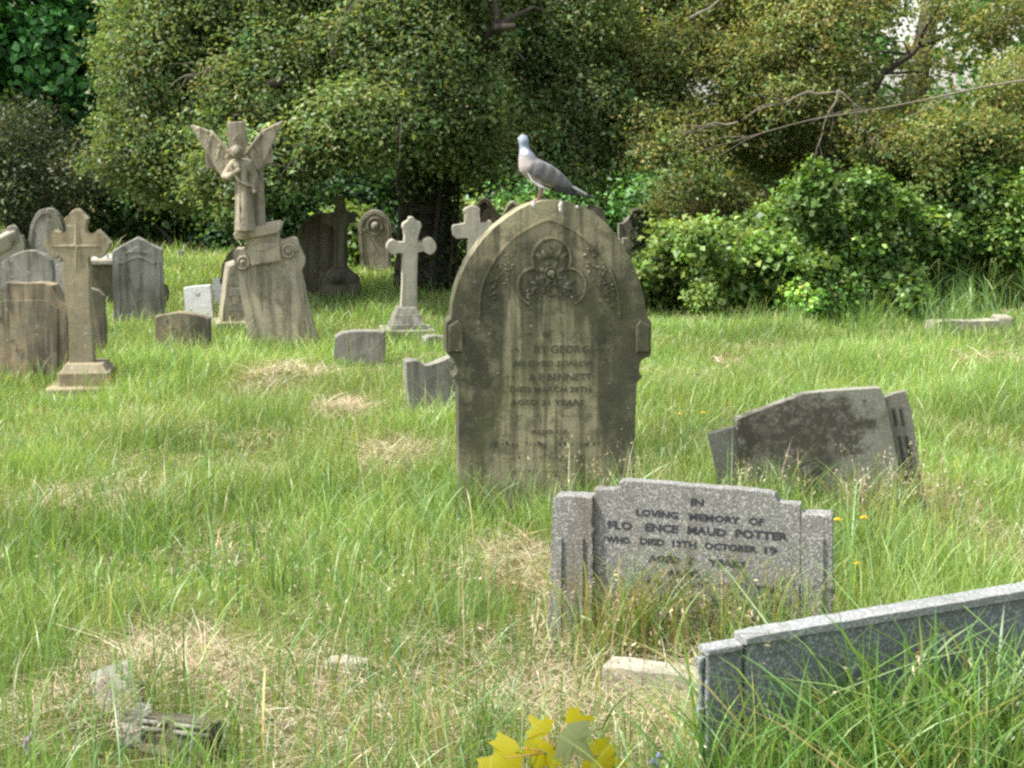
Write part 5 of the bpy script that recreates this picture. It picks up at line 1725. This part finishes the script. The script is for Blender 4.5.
# ================================================================== SMALL PLANTS
YEL = leaf_mat("young_maple_leaf", .55, .008, .6)
def maple_leaf(cen, nrm, up_, size, col, parent, rd):
    n_ = Vector(nrm).normalized()
    t = Vector(up_); t = (t - n_ * t.dot(n_)).normalized()
    b = n_.cross(t)
    prof = [(0, 0), (8, .22), (28, .70), (42, .62), (52, .80), (60, .62), (72, .60), (84, .92), (90, 1.06), (96, .92), (108, .60), (120, .62), (128, .80), (138, .62), (152, .70), (172, .22)]
    V = [Vector(cen)]
    for a, q in prof:
        x = math.cos(R(a)) * q; y = math.sin(R(a)) * q
        V.append(Vector(cen) + (b * x + t * y) * size - n_ * size * (.25 * x * x + .12 * y * y + rd.uniform(0, .04)))
    ctr = Vector(cen) + t * size * .35 + n_ * size * .03
    V[0] = ctr
    off = root_loc(parent)
    nV = np.array([tuple(v - off) for v in V])
    k = len(prof)
    F_ = []
    for i in range(k):
        F_ += [0, 1 + i, 1 + (i + 1) % k]
    return link("leaf", np_mesh("leaf", nV, np.array(F_), np.full(k, 3), np.tile(np.array(col), (len(V), 1)), True), YEL, parent)
mb = G(552, 832)
mp = thing("maple_sapling", mb, "young maple seedling with yellow backlit lobed leaves at the bottom edge", "sapling")
rd = random.Random(8)
def mpt(px, py, dy=0):
    d = Vector(ray(px, py)); k = (mb.y + dy) / d.y
    return Vector((d.x * k, mb.y + dy, CAMH + d.z * k))
bm = BM(); add_tube(bm, [mb - Vector((0, 0, .03)), mpt(553, 770), mpt(552, 742)], [.004, .0035, .002], 6)
fin(bm, "stem", plain_mat("green_stem", (.16, .10, .04), .7), mp, None, True)
for px_, py_, dy, nr, up_, sz, c in (
        (563, 729, -.05, (.25, -.95, .45), (.75, -.1, -.75), .068, (.23, .27, .14)), (520, 748, -.01, (-.25, -.85, .6), (-.7, -.5, .05), .070, (.30, .275, .004)),
        (546, 735, .03, (-.1, -.75, .7), (-.5, .1, .75), .045, (.30, .275, .004)), (566, 722, .04, (.1, -.7, .7), (.9, .1, .2), .048, (.30, .275, .004)),
        (548, 742, .0, (-.3, -.9, .35), (-.45, -.1, -.85), .062, (.30, .275, .004)), (588, 745, .02, (.3, -.85, .5), (.75, -.2, -.6), .062, (.30, .275, .004)),
        (505, 758, -.06, (-.1, -.8, .65), (-.5, -.4, -.75), .066, (.30, .275, .004)), (600, 756, .01, (.2, -.85, .5), (.9, 0, -.3), .045, (.30, .275, .004))):
    lf = maple_leaf(mpt(px_, py_, dy), nr, up_, sz * 1.5, c, mp, rd)
    bm = BM(); add_tube(bm, [mpt(552, 752), mpt(px_, py_, dy)], [.0018, .0014], 5); fin(bm, "leaf_stalk", plain_mat("leaf_stalk", (.3, .14, .05), .7), lf, None, True)

def flower(name, px, py, h, col, label, cat, group, seed, size=.016, bell=False):
    """px, py: the flower head; h: its height over the ground"""
    d = Vector(ray(px, py)); k = (h - CAMH) / d.z
    hd = Vector((d.x * k, d.y * k, h))
    rd = random.Random(seed)
    base = Vector((hd.x + rd.uniform(-.02, .02), hd.y + .01, 0))
    r = thing(name, base, label, cat, group)
    bm = BM(); add_tube(bm, [base, base.lerp(hd, .6) + Vector((.004, 0, 0)), hd], [.002, .0018, .0015], 5); fin(bm, "stem", plain_mat("flower_stem", (.09, .15, .04), .7), r, None, True)
    bm = BM()
    if bell:
        for i in range(6):
            q = hd + Vector((rd.uniform(-.014, .014), rd.uniform(-.01, .01), -.011 * i))
            add_tube(bm, [q + Vector((0, 0, .007)), q, q - Vector((0, 0, .009))], [.002, .0055, .0075], 7)
    else:
        for ring, rr2, zz2, m_ in ((14, 1.0, 0, .30), (11, .7, .003, .28), (7, .4, .006, .25)):
            for i in range(ring):
                a = 6.283 * i / ring + ring
                e = Vector((math.cos(a), math.sin(a) * .9, .15)) * size * rr2
                add_ell(bm, hd + e * .55 + Vector((0, 0, zz2)), (size * .5 * rr2, size * .14, size * .06), Vector((math.cos(a), math.sin(a), .2)).normalized(), Vector((-math.sin(a), math.cos(a), 0)), Vector((0, 0, 1)), 1)
    fin(bm, "petals", col, r, None, True)
YF = plain_mat("yellow_petals", (.75, .46, .02), .7, .1)
BF = plain_mat("blue_petals", (.24, .22, .55), .7, .1)
PF = plain_mat("mauve_petals", (.28, .14, .30), .7, .1)
g = "dandelions in the grass"
flower("dandelion", 838, 520, .26, YF, "yellow dandelion close to the granite headstone's right top corner", "flower", g, 1)
flower("dandelion", 864, 518, .25, YF, "yellow dandelion in front of the tilted lichened headstone", "flower", g, 2)
flower("dandelion", 858, 564, .16, YF, "lower yellow dandelion right of the granite headstone in long grass", "flower", g, 3)
flower("dandelion", 704, 413, .12, YF, "small yellow dandelion in short grass left of the tilted lichened headstone", "flower", g, 4, .014)
flower("dandelion", 680, 414, .11, YF, "far yellow dandelion nearest the arched headstone's right shoulder stub", "flower", g, 5, .014)
g = "bluebells in the foreground"
flower("bluebell", 655, 755, .16, BF, "blue bell shaped flower right of the yellow maple seedling", "flower", g, 6, bell=True)
flower("bluebell", 661, 762, .13, BF, "lowest blue bell shaped flower at the bottom edge beside the maple seedling", "flower", g, 7, bell=True)
flower("bluebell", 27, 733, .13, PF, "mauve bell shaped flower at the lower left edge", "flower", g, 8, bell=True)
